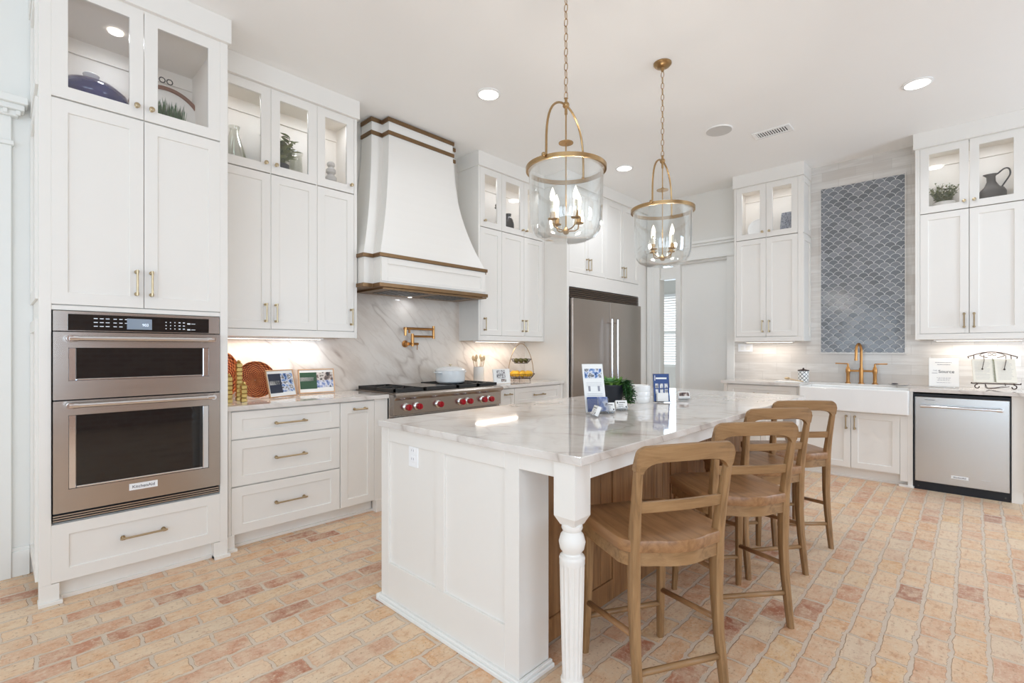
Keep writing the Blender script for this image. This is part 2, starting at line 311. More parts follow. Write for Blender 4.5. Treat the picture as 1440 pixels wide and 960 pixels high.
def jarmat():
    t = NT('lattice_jar_glaze'); tc = t.n('ShaderNodeTexCoord'); sp = t.n('ShaderNodeSeparateXYZ'); t.l(tc.outputs['Object'], sp.inputs[0])
    an = t.math('MULTIPLY', t.math('ARCTAN2', sp.outputs[1], sp.outputs[0]), 4.0); z = t.math('MULTIPLY', sp.outputs[2], 75)
    a = t.math('ABSOLUTE', t.math('SINE', t.math('ADD', an, z))); b = t.math('ABSOLUTE', t.math('SINE', t.math('SUBTRACT', an, z)))
    m = t.math('MINIMUM', a, b); t.l(t.ramp(m, [(.2, lin((34, 36, 48))), (.32, lin((238, 238, 236)))]), t.b.inputs['Base Color']); t.b.inputs['Roughness'].default_value = .15; return t.m
M['jar'] = jarmat()
def carved():
    t = NT('blue_grey_crackle_glaze'); tc = t.n('ShaderNodeTexCoord'); vz = t.n('ShaderNodeTexVoronoi', i_Scale=55.0); t.l(tc.outputs['Object'], vz.inputs['Vector'])
    t.l(t.ramp(vz.outputs['Distance'], [(.1, lin((74, 80, 96))), (.6, lin((150, 156, 168)))]), t.b.inputs['Base Color']); t.b.inputs['Roughness'].default_value = .4
    t.bump(vz.outputs['Distance'], .5, .004); return t.m
M['carved'] = carved()

# ------------------------------------------------------------------ mesh helpers
FR = lambda u, d, z: (d, u, z)          # cabinets along the range wall: u = Y, d = X
FS = lambda u, d, z: (u, -d, z)         # cabinets along the sink wall:  u = X, d = -Y
FW = lambda x, y, z: (x, y, z)
class MB:
    def __init__(s, F=FW): s.v = []; s.f = []; s.F = F; s.sm = []
    def _q(s, a, b, c, d, sm=False): s.f.append((a, b, c, d)); s.sm.append(sm)
    def box(s, u0, u1, d0, d1, z0, z1):
        b = len(s.v)
        for z in (z0, z1):
            for u, d in ((u0, d0), (u1, d0), (u1, d1), (u0, d1)): s.v.append(s.F(u, d, z))
        for q in ((0, 1, 2, 3), (4, 5, 6, 7), (0, 1, 5, 4), (1, 2, 6, 5), (2, 3, 7, 6), (3, 0, 4, 7)): s._q(*[b+i for i in q])
        return s
    def panel(s, u0, u1, z0, z1, back, front, st, rec, glass=False, stt=None, stb=None):
        """shaker frame: outer slab with a recessed field (or an opening)"""
        tt = stt or st; tb = stb or st
        O = [(u0, z0), (u1, z0), (u1, z1), (u0, z1)]; I = [(u0+st, z0+tb), (u1-st, z0+tb), (u1-st, z1-tt), (u0+st, z1-tt)]
        b = len(s.v)
        for (pts, d) in ((O, back), (O, front), (I, front), (I, back if glass else front-rec)):
            for u, z in pts: s.v.append(s.F(u, d, z))
        for i in range(4):
            k = (i+1) % 4
            s._q(b+i, b+k, b+4+k, b+4+i); s._q(b+4+i, b+4+k, b+8+k, b+8+i); s._q(b+8+i, b+8+k, b+12+k, b+12+i)
            if glass: s._q(b+i, b+k, b+12+k, b+12+i)
        if not glass: s._q(b+12, b+13, b+14, b+15); s._q(b, b+1, b+2, b+3)
        return s
    def ring(s, pts):
        b = len(s.v); s.v += pts; return list(range(b, b+len(pts)))
    def bridge(s, r0, r1, sm=True):
        n = len(r0)
        for i in range(n): s._q(r0[i], r0[(i+1) % n], r1[(i+1) % n], r1[i], sm)
    def cap(s, r): s.f.append(tuple(r)); s.sm.append(False)
    def lathe(s, prof, c=(0, 0, 0), ax=(0, 0, 1), n=24, capb=True, capt=True, flute=0, fd=0):
        ax = Vector(ax).normalized(); a = ax.orthogonal().normalized(); b = ax.cross(a); c = Vector(c); prev = None; rs = []
        for r, h in prof:
            pts = []
            for i in range(n):
                t = 2*PI*i/n; rr = r
                if flute and fd: rr = r*(1-fd*abs(math.sin(t*flute/2))**.6 if False else 1)
                pts.append(tuple(c+ax*h+(a*math.cos(t)+b*math.sin(t))*max(rr, 1e-5)))
            cur = s.ring(pts)
            if prev: s.bridge(prev, cur)
            else: first = cur
            prev = cur
        if capb: s.cap(first)
        if capt: s.cap(prev)
        return s
    def tube(s, pts, r, n=8, closed=False):
        P = [Vector(p) for p in pts]; m = len(P); R = r if isinstance(r, (list, tuple)) else [r]*m
        T = []
        for i in range(m):
            if closed: d = P[(i+1) % m]-P[i-1]
            else: d = P[min(i+1, m-1)]-P[max(i-1, 0)]
            T.append(d.normalized() if d.length > 1e-9 else Vector((0, 0, 1)))
        u = T[0].orthogonal().normalized(); rings = []
        for i in range(m):
            u = (u-T[i]*u.dot(T[i])); u = u.normalized() if u.length > 1e-6 else T[i].orthogonal().normalized(); w_ = T[i].cross(u)
            rings.append(s.ring([tuple(P[i]+(u*math.cos(2*PI*k/n)+w_*math.sin(2*PI*k/n))*R[i]) for k in range(n)]))
        for i in range(m-1): s.bridge(rings[i], rings[i+1])
        if closed: s.bridge(rings[-1], rings[0])
        else: s.cap(rings[0]); s.cap(rings[-1])
        return s
    def sphere(s, c, r, n=12, sz=1, sx=1, sy=1):
        prev = None; m = max(6, n//2+2)
        for j in range(m+1):
            ph = PI*j/m; rr = max(math.sin(ph), 1e-4)*r
            cur = s.ring([(c[0]+math.cos(2*PI*i/n)*rr*sx, c[1]+math.sin(2*PI*i/n)*rr*sy, c[2]-math.cos(ph)*r*sz) for i in range(n)])
            if prev: s.bridge(prev, cur)
            prev = cur
        return s
    def loft(s, secs, n=12, p=3.0):
        """secs: (x, y, z, rx, ry): rounded-square horizontal sections"""
        prev = None
        for x, y, z, rx, ry in secs:
            pts = []
            for i in range(n):
                t = 2*PI*(i+.5)/n; c, q = math.cos(t), math.sin(t); k = (abs(c)**p+abs(q)**p)**(-1/p)
                pts.append((x+c*k*rx, y+q*k*ry, z))
            cur = s.ring(pts)
            if prev: s.bridge(prev, cur)
            else: s.cap(cur)
            prev = cur
        s.cap(prev); return s
    def extrude(s, poly, z0, z1, F=None, sm=False):
        F = F or s.F
        a = s.ring([F(x, y, z0) for x, y in poly]); b = s.ring([F(x, y, z1) for x, y in poly]); s.bridge(a, b, sm); s.cap(a); s.cap(b); return s
    def obj(s, name, mat, parent=None, bevel=0, smooth=None, xf=None, seg=1):
        me = bpy.data.meshes.new(name); off = Vector((0, 0, 0)); p = parent
        while p is not None: off += p.location; p = p.parent
        V = [Vector(v) for v in s.v]
        if xf: V = [xf @ v for v in V]
        o = bpy.data.objects.new(name, me); COL.objects.link(o)
        if parent is not None: o.parent = parent; V = [v-off for v in V]
        else:
            c = sum(V, Vector())/len(V); zb = min(v.z for v in V); c = Vector((c.x, c.y, zb)); V = [v-c for v in V]; o.location = c
        me.from_pydata([tuple(v) for v in V], [], s.f); me.update()
        bm = bmesh.new(); bm.from_mesh(me); bmesh.ops.recalc_face_normals(bm, faces=bm.faces)
        for e_ in bm.edges:
            if len(e_.link_faces) == 2 and e_.calc_face_angle(0) > math.radians(34): e_.smooth = False
        bm.to_mesh(me); bm.free()
        for pl, sm in zip(me.polygons, s.sm): pl.use_smooth = sm
        me.materials.append(M[mat] if isinstance(mat, str) else mat)
        if bevel:
            md = o.modifiers.new('bevel', 'BEVEL'); md.width = bevel; md.segments = seg; md.limit_method = 'ANGLE'; md.angle_limit = math.radians(40)
            md.harden_normals = False
        return o
def tag(o, label, cat, group=None):
    o['label'] = label; o['category'] = cat
    if group: o['group'] = group
    return o
def thing(name, label, cat, loc=(0, 0, 0), group=None):
    o = bpy.data.objects.new(name, None); COL.objects.link(o); o.location = loc; o.empty_display_size = .1
    return tag(o, label, cat, group)
def struct(o): o['kind'] = 'structure'; return o
def bake(o):
    bpy.context.view_layer.update(); me = bpy.data.meshes.new_from_object(o.evaluated_get(bpy.context.evaluated_depsgraph_get())); n = bpy.data.objects.new(o.name, me)
    bpy.data.objects.remove(o); COL.objects.link(n); return n
def text(body, F, u, d, z, size, mat, parent, name='lettering', align='CENTER', tilt=0):
    c = bpy.data.curves.new(name, 'FONT'); c.body = body; c.size = size; c.align_x = align; c.align_y = 'CENTER'; c.extrude = .0006
    c.materials.append(M[mat]); o = bpy.data.objects.new(name, c); COL.objects.link(o)
    ux = Vector(F(1, 0, 0))-Vector(F(0, 0, 0)); dz = Vector(F(0, 1, 0))-Vector(F(0, 0, 0)); up = Vector((0, 0, 1))
    n = dz
    if F is FS: n = Vector((0, -1, 0))
    R = Matrix((ux, up, n)).transposed()
    if tilt: R = R @ Matrix.Rotation(tilt, 3, 'X')
    off = Vector((0, 0, 0)); p = parent
    while p is not None: off += p.location; p = p.parent
    o = bake(o); o.parent = parent; o.location = Vector(F(u, d, z))-off; o.rotation_euler = R.to_euler(); return o

# FS uses d = -Y, so "outwards" is +d in both frames
def pull(F, parent, u, d, z, L=.14, vert=True, mat='pull', name='handle', r=.0055, off=.03):
    m = MB(F); a = L/2
    P = (lambda s: F(u, d+off, z+s)) if vert else (lambda s: F(u+s, d+off, z))
    Q = (lambda s: F(u, d, z+s)) if vert else (lambda s: F(u+s, d, z))
    m.tube([P(-a), P(-a*.5), P(0), P(a*.5), P(a)], r, 8)
    for s in (-a*.86, a*.86):
        m.tube([Q(s), P(s)], [r*1.1, r*.9], 8); m.tube([P(s*1.0-(.006 if s < 0 else -.006)*-1), P(s+(.008 if s < 0 else -.008)*-1)], r*1.35, 8)
        q = Vector(Q(s)); p_ = Vector(P(s)); m.tube([tuple(q), tuple(q.lerp(p_, .15))], r*2, 10)
    return m.obj(name, mat, parent)
def knob(F, parent, u, d, z, mat='pull'):
    m = MB(); c = Vector(F(u, d, z)); ax = Vector(F(0, 1, 0))-Vector(F(0, 0, 0))
    m.lathe([(.010, 0), (.010, .002), (.005, .005), (.005, .014), (.011, .019), (.014, .024), (.012, .029), (.004, .031)], c, ax, 14)
    return m.obj('knob', mat, parent)
def door(F, parent, u0, u1, z0, z1, d, st=.06, glass=False, th=.02, name=None, mat='cab', **kw):
    """door leaf whose front face lies at d; glazed leaves carry a pane"""
    o = MB(F).panel(u0, u1, z0, z1, d-th, d, st, .009, glass, **kw).obj(name or ('glass_door' if glass else 'door'), mat, parent, bevel=.0015)
    if glass:
        tt = kw.get('stt') or st; tb = kw.get('stb') or st
        MB(F).box(u0+st-.004, u1-st+.004, d-.013, d-.009, z0+tb-.004, z1-tt+.004).obj('pane', 'glass', o)
    return o
def hollow(F, parent, u0, u1, d0, d1, z0, z1, mat='inner', t=.018, name='compartment', divs=()):
    """an open-fronted box: back, sides, floor, top"""
    m = MB(F); m.box(u0, u1, d0, d0+t, z0, z1); m.box(u0, u0+t, d0+t, d1, z0, z1); m.box(u1-t, u1, d0+t, d1, z0, z1)
    m.box(u0+t, u1-t, d0+t, d1, z0, z0+t); m.box(u0+t, u1-t, d0+t, d1, z1-t, z1)
    for u in divs: m.box(u-t/2, u+t/2, d0+t, d1, z0+t, z1-t)
    m.box(u0+t, u1-t, d0+t, d0+t+.012, z1-.11, z1-.10)
    return m.obj(name, mat, parent)
def pucklight(F, parent, u, d, z, power=1.6):
    m = MB().lathe([(.034, 0), (.034, -.008), (.03, -.008)], F(u, d, z), (0, 0, 1), 20, capb=False).obj('puck_light', 'lamp', parent)
    l = area('cabinet_puck_light', F(u, d, z-.012), (0, 0, 0), .06, .06, power, SOFT, 'DISK'); return m

# ------------------------------------------------------------------ the setting
R_ = ROOM; T = .12
struct(MB().box(R_['x0']-T, R_['x1']+T, R_['y0']-T, 9.0, -.1, 0).obj('floor', 'floor'))
struct(MB().box(R_['x0']-T, R_['x1']+T, R_['y0']-T, R_['y1']+T, 3.29, 3.39).obj('ceiling', 'ceil'))
struct(MB().box(-3.98-T, -3.98, R_['y0']-T, R_['y1']+T, 0, 3.29).obj('wall_left', 'wall'))
struct(MB().box(-3.98, -3.9, R_['y0'], .1395, 0, 3.29).obj('wall_left_near', 'trim'))
# sink wall with the narrow passage opening
m = MB(); Y0, Y1 = 6.28, 6.40
m.box(-3.98, -3.14, Y0, Y1, 0, 3.29); m.box(-2.24, R_['x1']+T, Y0, Y1, 0, 3.29); m.box(-3.14, -2.24, Y0, Y1, 2.40, 3.29)
struct(m.obj('wall_back', 'wall'))
def wall_with_windows(name, axis, pos, th, lo, hi, wins, z0, z1, mat):
    m = MB() ; segs = []; c = lo
    bx = (lambda a, b, za, zb: m.box(a, b, pos, pos+th, za, zb)) if axis == 'x' else (lambda a, b, za, zb: m.box(pos, pos+th, a, b, za, zb))
    for a, b in wins:
        bx(c, a, 0, 3.29); bx(a, b, 0, z0); bx(a, b, z1, 3.29); c = b
    bx(c, hi, 0, 3.29); return struct(m.obj(name, mat))
wall_with_windows('wall_front', 'x', R_['y0']-T, T, -4.1, 3.52, [(-2.8, -1.4), (-.1, 1.3), (1.6, 3.0)], .45, 2.65, 'wall')
wall_with_windows('wall_right', 'y', R_['x1'], T, -3.4, 6.28, [(-2.9, -1.5), (-1.25, .15), (4.0, 5.4)], .5, 2.7, 'brickwall')
# passage beyond: far wall with the blind-covered window
m = MB(); m.box(-5.0, -4.45, 8.3, 8.4, 0, 3.0); m.box(-3.55, -1.8, 8.3, 8.4, 0, 3.0); m.box(-4.45, -3.55, 8.3, 8.4, 0, .95); m.box(-4.45, -3.55, 8.3, 8.4, 2.25, 3.0)
m.box(-5.0, -4.9, 6.4, 8.3, 0, 3.0); m.box(-1.9, -1.8, 6.4, 8.3, 0, 3.0); m.box(-5.0, -1.8, 6.4, 8.4, 3.0, 3.1)
struct(m.obj('wall_passage', 'wall'))
w1 = struct(MB().box(-4.45, -4.40, 8.28, 8.34, .95, 2.25).box(-3.60, -3.55, 8.28, 8.34, .95, 2.25).box(-4.45, -3.55, 8.28, 8.34, 2.2, 2.25).box(-4.45, -3.55, 8.28, 8.34, .95, 1.0).box(-4.45, -3.55, 8.28, 8.34, 1.55, 1.6)
   .box(-4.53, -4.45, 8.27, 8.3, .9, 2.35).box(-3.55, -3.47, 8.27, 8.3, .9, 2.35).obj('window_1', 'trim'))
MB().box(-4.40, -3.60, 8.36, 8.37, 1.0, 2.2).obj('pane', 'outdoors', w1)
m = MB()
for i in range(26):
    z = 2.18-i*.045; y = 8.26; b = m.ring([(-4.42, y, z+.012), (-3.58, y, z+.012), (-3.58, y-.035, z-.012), (-4.42, y-.035, z-.012)]); m.cap(b)
    b = m.ring([(-4.42, y, z+.009), (-3.58, y, z+.009), (-3.58, y-.035, z-.015), (-4.42, y-.035, z-.015)]); m.cap(b)
m.box(-4.42, -3.58, 8.215, 8.265, 2.2, 2.25)
tag(m.obj('window_blind', 'white'), 'white slatted blind half closed over the bright window of the passage', 'blind')
area('daylight_passage', (-3.6, 8.0, 1.7), (math.radians(-70), 0, 0), .9, 1.2, 34, DAY)

# casing, header and door slab on the sink wall
dr = struct(MB().box(-2.845, -2.24, 6.315, 6.355, 0, 2.40).obj('door_1', 'trim', bevel=.002))
m = MB(); yf = 6.255
m.box(-2.24, -2.15, yf, 6.28, 0, 2.43); m.box(-3.325, -3.14, yf, 6.28, 0, 2.43)
m.box(-3.29, -3.27, yf-.008, yf, 0, 2.43); m.box(-3.235, -3.22, yf-.008, yf, 0, 2.43)
m.box(-3.325, -2.15, yf, 6.28, 2.44, 2.60); m.box(-3.325, -2.14, yf-.02, 6.28, 2.43, 2.455)
m.box(-3.325, -2.13, yf-.03, 6.28, 2.60, 2.63); m.box(-3.325, -2.115, yf-.055, 6.28, 2.63, 2.665)
struct(m.obj('trim_1', 'trim', bevel=.002))
m = MB(); m.box(-2.91, -2.845, 6.26, 6.40, 0, 2.40); m.box(-3.14, -2.91, 6.30, 6.38, 2.23, 2.40); m.box(-3.14, -2.91, 6.285, 6.38, 2.22, 2.24)
struct(m.obj('trim_2', 'trim', bevel=.002))
# casing with entablature left of the oven tower, baseboard
m = MB(); m.box(-3.9, -3.872, -1.2, .055, 0, 2.40); m.box(-3.9, -3.86, -1.22, .065, 2.40, 2.425); m.box(-3.9, -3.875, -1.2, .055, 2.425, 2.56)
m.box(-3.9, -3.85, -1.25, .08, 2.56, 2.59); m.box(-3.9, -3.825, -1.28, .105, 2.59, 2.62); m.box(-3.9, -3.80, -1.3, .118, 2.62, 2.66)
for i in range(12): m.box(-3.85, -3.835, .07-i*.05, .09-i*.05, 2.565, 2.59)
struct(m.obj('trim_3', 'trim', bevel=.003))
struct(MB().box(-3.9, -3.882, .055, .1275, 0, .14).box(-3.9, -3.888, .055, .1275, .14, .16).obj('baseboard_left', 'trim', bevel=.002))
# splash and tiles
struct(MB().box(-3.98, -3.965, .985, 4.41, .914, 1.40).box(-3.98, -3.965, 2.02, 3.37, 1.40, 1.85).obj('wall_backsplash', 'marblewall'))
struct(MB().box(-2.15, 1.2, 6.266, 6.28, .914, 3.29).obj('wall_tile', 'tile'))
tp = thing('mosaic_panel', 'tall grey blue fish scale mosaic panel on the wall above the sink', 'tile panel', (-.866, 6.266, 1.232))
MB().box(-1.228, -.505, 6.256, 6.266, 1.236, 3.03).obj('scale_tiles', 'scale', tp)
m = MB()
for a, b, c, d in ((-1.24, -1.228, 1.224, 3.042), (-.505, -.493, 1.224, 3.042), (-1.228, -.505, 1.224, 1.236), (-1.228, -.505, 3.03, 3.042)): m.box(a, b, 6.252, 6.266, c, d)
m.obj('edge_trim', 'tile', tp)

# ------------------------------------------------------------------ oven tower
def feet(m, u0, u1, d, h=.10, wd=.075, mold=.012):
    for a, b in ((u0, u0+wd), (u1-wd, u1)): m.box(a, b, d-.06, d, 0, h)
    for a, b in ((u0, u0+wd), (u1-wd, u1)): m.box(a-mold*(a == u0)*.2, b+mold, d-.07, d+mold+.004, 0, .018)
tw = thing('oven_tower_cabinet', 'tall white cabinet housing the double oven, floor to ceiling', 'cabinet', (-3.6, .56, 0))
d0, d1 = -3.9, -3.352; dF = -3.33
m = MB(FR); m.box(.14, .185, d0, d1+.022, .10, 3.15); m.box(.932, .975, d0, d1+.022, .10, 3.15)
m.box(.185, .932, d0, d0+.02, .10, 3.15); m.box(.185, .932, d0+.02, d1, 1.47, 2.545); m.box(.185, .932, d0+.02, d1, .10, .395)
m.box(.185, .932, d0+.02, d1+.02, 1.468, 1.492); m.box(.185, .932, d1-.06, d1+.02, 3.125, 3.15)
m.box(.185, .932, d0+.1, d0+.18, .0, .10)
feet(m, .14, .975, dF)
m.box(.20, .91, -3.40, -3.385, 0, .10); m.box(.20, .91, -3.40, -3.37, 0, .02)
m.obj('body', 'cab', tw, bevel=.0015)
m = MB(FR)
for z0, z1 in ((.12, 1.42), (1.52, 2.52), (2.58, 3.13)): 
    for a, b, c, e in ((d0+.01, d0+.07, z0, z1), (dF-.09, dF-.03, z0, z1), (d0+.07, dF-.09, z0, z0+.06), (d0+.07, dF-.09, z1-.06, z1)): m.box(.128, .14, a, b, c, e)
m.obj('side_panel', 'cab', tw, bevel=.001)
MB(FR).box(.12, .99, -3.9, -3.308, 3.15, 3.2895).box(.122, .988, -3.9, -3.305, 3.14, 3.152).obj('crown_fascia', 'cab', tw, bevel=.002)
hollow(FR, tw, .187, .930, -3.878, d1, 2.547, 3.123, divs=())
for a, b, hu in ((.185, .5565, .525), (.5595, .932, .591)):
    dd = door(FR, tw, a, b, 1.497, 2.528, dF, .062); pull(FR, dd, hu, dF, 1.632, .14)
    g = door(FR, tw, a, b, 2.536, 3.135, dF, .062, True); knob(FR, g, hu, dF, 2.60)
dd = door(FR, tw, .185, .932, .103, .392, dF, .066, name='drawer', stt=.058, stb=.062); pull(FR, dd, .556, dF, .257, .21, False)
pucklight(FR, tw, .47, -3.60, 3.104, 2.2)

ov = thing('double_wall_oven', 'stainless steel double wall oven built into the white tower', 'oven', (-3.5, .56, .40))
MB(FR).box(.20, .915, -3.86, -3.36, .405, 1.462).obj('body', 'black', ov)
cp = MB(FR).box(.190, .928, -3.36, -3.325, 1.362, 1.465).obj('control_panel', 'steel', ov, bevel=.002)
MB(FR).box(.245, .870, -3.325, -3.321, 1.367, 1.450).obj('touch_panel', 'ovenglass', cp)
MB(FR).box(.482, .592, -3.321, -3.3195, 1.378, 1.436).obj('display', 'display', cp)
text('903', FR, .563, -3.3185, 1.402, .020, 'digit', cp, 'display_digits')
m = MB(FR)
for gx, nx, ws in ((.345, 3, .016), (.425, 3, .014)):
    for r in range(3):
        for k in range(nx):
            if gx == .425 and r == 2 and k == 2: continue
            m.box(gx+k*.024, gx+k*.024+ws, -3.321, -3.3200, 1.428-r*.020, 1.432-r*.020)
for r in range(3):
    for k in range(3): m.box(.655+k*.021, .660+k*.021, -3.321, -3.32, 1.420-r*.018, 1.425-r*.018)
    for k in range(2): m.box(.717+k*.021, .727+k*.021, -3.321, -3.32, 1.420-r*.018, 1.425-r*.018)
for r in range(2): m.box(.760, .775, -3.321, -3.32, 1.414-r*.034, 1.421-r*.034); m.box(.780, .800, -3.321, -3.32, 1.416-r*.034, 1.419-r*.034)
m.obj('control_lettering', 'legend', cp)
def ovdoor(name, z0, z1, gz0, gz1, hz):
    o = MB(FR).panel(.190, .928, z0, z1, -3.36, -3.318, 1, 1) if False else MB(FR)
    m = MB(FR); O = (.190, .928, z0, z1); I = (.247, .870, gz0-.012, gz1+.006)
    m.box(O[0], I[0], -3.36, -3.318, z0, z1); m.box(I[1], O[1], -3.36, -3.318, z0, z1); m.box(I[0], I[1], -3.36, -3.318, z0, I[2]); m.box(I[0], I[1], -3.36, -3.318, I[3], z1)
    dr_ = m.obj(name, 'steel', ov)
    b = MB(FR)
    for (a, c, e, f_) in ((I[0], I[0]+.030, I[2], I[3]), (I[1]-.030, I[1], I[2], I[3])): b.box(a, c, -3.345, -3.322, e, f_)
    b.box(I[0]+.03, I[1]-.03, -3.345, -3.323, I[2], I[2]+.010)
    b.obj('window_bezel', 'chrome', dr_, bevel=.003)
    MB(FR).box(I[0]+.030, I[1]-.030, -3.35, -3.327, I[2]+.010, I[3]).obj('door_glass', 'ovenglass', dr_)
    h = MB(FR); h.tube([FR(.262, -3.262, hz), FR(.866, -3.262, hz)], .0115, 14)
    for u in (.250, .878):
        h.lathe([(.009, -3.318+3.33), (.009, .045), (.015, .052), (.015, .080)], FR(u, -3.33, hz), (1, 0, 0), 14); 
        s_ = 1 if u < .5 else -1; h.tube([FR(u-.004*s_, -3.262, hz), FR(u+.03*s_, -3.262, hz)], [.0155, .0135], 14)
    h.obj('handle', 'chrome', dr_); return dr_
ovdoor('microwave_door', 1.016, 1.358, 1.122, 1.272, 1.325)
ld = ovdoor('oven_door', .449, 1.009, .575, .930, .988)
bd = MB(FR).box(.491, .617, -3.318, -3.314, .506, .541).obj('badge', 'plastic', ld)
text('KitchenAid', FR, .554, -3.3135, .523, .0225, 'ink', bd)
m = MB(FR)
for i in range(3): m.box(.190, .928, -3.36, -3.322-.004*i, .438-i*.013-.006, .438-i*.013)
m.obj('bottom_vent', 'steel', ov); MB(FR).box(.192, .926, -3.365, -3.345, .402, .445).obj('vent_recess', 'rubber', ov)
m = MB(FR)

# ------------------------------------------------------------------ upper cabinets on the range wall
def wallcab(name, label, F, u0, u1, dw, dF, z0, doors, group, crown=(0, 0), side=None, knobs=(), pulls=(), pucks=(), split=2.531, top=3.15):
    """doors: (u0, u1) leaves, each glazed above and solid below"""
    c0 = F((u0+u1)/2, (dw+dF)/2, z0); c = thing(name, label, 'cabinet', c0, group)
    m = MB(F); db = dF-.021
    m.box(u0+.0185, u1-.0185, dw, db, z0+.035, split); m.box(u0, u0+.018, dw, dF, z0, top); m.box(u1-.018, u1, dw, dF, z0, top)
    m.box(u0+.018, u1-.018, dw, dw+.02, split, top); m.box(u0+.0182, u1-.0182, db-.05, dF-.0005, z0+.001, z0+.052); m.box(u0+.0182, u1-.0182, db-.03, dF-.004, top-.012, top-.001)
    if doors[0][0]-u0 > .02: m.box(u0+.018, doors[0][0]-.002, db-.02, dF, z0+.052, top-.012)
    if u1-doors[-1][1] > .02: m.box(doors[-1][1]+.002, u1-.018, db-.02, dF, z0+.052, top-.012)
    for (a, b), (a2, b2) in zip(doors, doors[1:]):
        if a2-b > .006: m.box(b+.001, a2-.001, db-.02, dF-.003, z0+.052, top-.012)
    m.obj('body', 'cab', c, bevel=.0015)
    MB(F).box(u0-crown[0], u1+crown[1], dw, dF+.022, top, 3.2895).box(u0-crown[0], u1+crown[1], dw, dF+.026, top-.008, top+.003).obj('crown_fascia', 'cab', c, bevel=.002)
    hollow(F, c, u0+.020, u1-.020, dw+.022, db, split+.008, top-.014)
    for (a, b), ku, pu in zip(doors, knobs, pulls):
        dd = door(F, c, a, b, z0+.056, split-.006, dF, .058); pull(F, dd, pu, dF, z0+.17, .135)
        g = door(F, c, a, b, split+.002, top-.012, dF, .062, True); knob(F, g, ku, dF, split+.065)
    if side is not None:
        uu, t = (u0, -.010) if side < 0 else (u1, .010); s = MB(F)
        for za, zb in ((z0+.0, split-.02), (split, top-.01)):
            a_, b_ = sorted((uu, uu+t))
            for d_a, d_b, z_a, z_b in ((dw, dw+.05, za, zb), (dF-.05, dF, za, zb), (dw+.05, dF-.05, za, za+.06), (dw+.05, dF-.05, zb-.06, zb)): s.box(a_, b_, d_a, d_b, z_a, z_b)
        s.obj('side_panel', 'cab', c, bevel=.001)
    for pu in pucks:
        MB(F).box(pu-.07, pu+.07, db-.014, db-.002, top-.034, top-.027).obj('interior_light_bar', 'led', c)
        area('cabinet_light', F(pu, db-.008, top-.036), (0, 0, 0 if F is FS else PI/2), .12, .010, 1.7, SOFT)
    m = MB(F); return c
UF = -3.661
wallcab('wall_cabinet', 'white wall cabinet with three glazed doors between oven tower and range hood', FR, .99, 2.022, -3.98, UF, 1.36,
        [(1.012, 1.346), (1.352, 1.683), (1.692, 1.995)], None, (-.004, .014), knobs=(1.313, 1.384, 1.968), pulls=(1.313, 1.384, 1.970), pucks=(1.2, 1.55, 1.85))
wallcab('wall_cabinet', 'white wall cabinet with three glazed doors between range hood and refrigerator', FR, 3.366, 4.409, -3.98, UF, 1.36,
        [(3.395, 3.700), (3.708, 4.058), (4.062, 4.375)], None, (.014, -.02), knobs=(3.45, 4.030, 4.090), pulls=(3.45, 4.030, 4.090), pucks=(3.55, 3.9, 4.25))
SW = -6.266; SFu = -5.95
wallcab('wall_cabinet', 'white wall cabinet with two glazed doors left of the blue mosaic panel', FS, -2.045, -1.336, SW, SFu, 1.36,
        [(-2.022, -1.704), (-1.698, -1.385)], None, (.012, .014), side=1, knobs=(-1.737, -1.665), pulls=(-1.737, -1.667), pucks=(-1.88, -1.52))
wallcab('wall_cabinet', 'white wall cabinet with two glazed doors above the dishwasher', FS, -.405, .40, SW, SFu, 1.36,
        [(-.368, -.036), (-.030, .305)], None, (.014, .0), knobs=(-.066, 0.0), pulls=(-.066, -.001), pucks=(-.2, .14))
def strip(F, name, label, u0, u1, d, z, p, n=1):
    o = thing(name, label, 'under cabinet light', F((u0+u1)/2, d, z)); 
    MB(F).box(u0-.02, u1+.02, d-.018, d+.018, z-.012, z).obj('housing', 'plastic', o)
    MB(F).box(u0, u1, d-.010, d+.010, z-.014, z-.012).obj('light_bar', 'led', o)
    area('under_cabinet_light', F((u0+u1)/2, d, z-.018), (0, 0, 0 if F is FS else PI/2), u1-u0, .03, p, WARM)
strip(FR, 'under_cabinet_light', 'slim lit strip under the wall cabinet left of the range hood', 1.08, 1.80, -3.85, 1.36, 5.5)
strip(FR, 'under_cabinet_light', 'slim lit strip under the wall cabinet right of the range hood', 3.46, 4.10, -3.80, 1.36, 5)
strip(FS, 'under_cabinet_light', 'slim lit strip under the wall cabinet left of the mosaic', -1.96, -1.48, -6.12, 1.36, 3.2)
strip(FS, 'under_cabinet_light', 'slim lit strip under the wall cabinet above the dishwasher', -.26, .30, -6.12, 1.36, 4.2)

# ------------------------------------------------------------------ base cabinets on the range wall
BF = -3.38
bc = thing('base_cabinet', 'white base cabinet with three drawers and a slim door beside the oven tower', 'cabinet', (-3.7, 1.57, 0))
m = MB(FR); m.box(.992, 2.131, -3.96, -3.402, .095, .882); m.box(.992, 1.008, -3.402, BF, .095, .882); m.box(1.729, 1.733, -3.402, BF-.003, .095, .882); m.box(2.015, 2.131, -3.402, BF, .095, .882)
m.box(.992, 2.035, -3.50, -3.455, 0, .095); m.box(.992, 2.04, -3.50, -3.44, 0, .018)
feet(m, .986, 2.131, BF+.002, wd=.042)
m.box(2.03, 2.131, -3.44, BF+.002, 0, .1)
m.obj('body', 'cab', bc, bevel=.0015)
for z0, z1, hz in ((.702, .874, .780), (.404, .694, .552), (.100, .396, .252)):
    dd = door(FR, bc, 1.010, 1.727, z0, z1, BF, .064, name='drawer', stt=.06 if z1 < .8 else .052, stb=.06 if z1 < .8 else .048); pull(FR, dd, 1.372, BF, hz, .215, False)
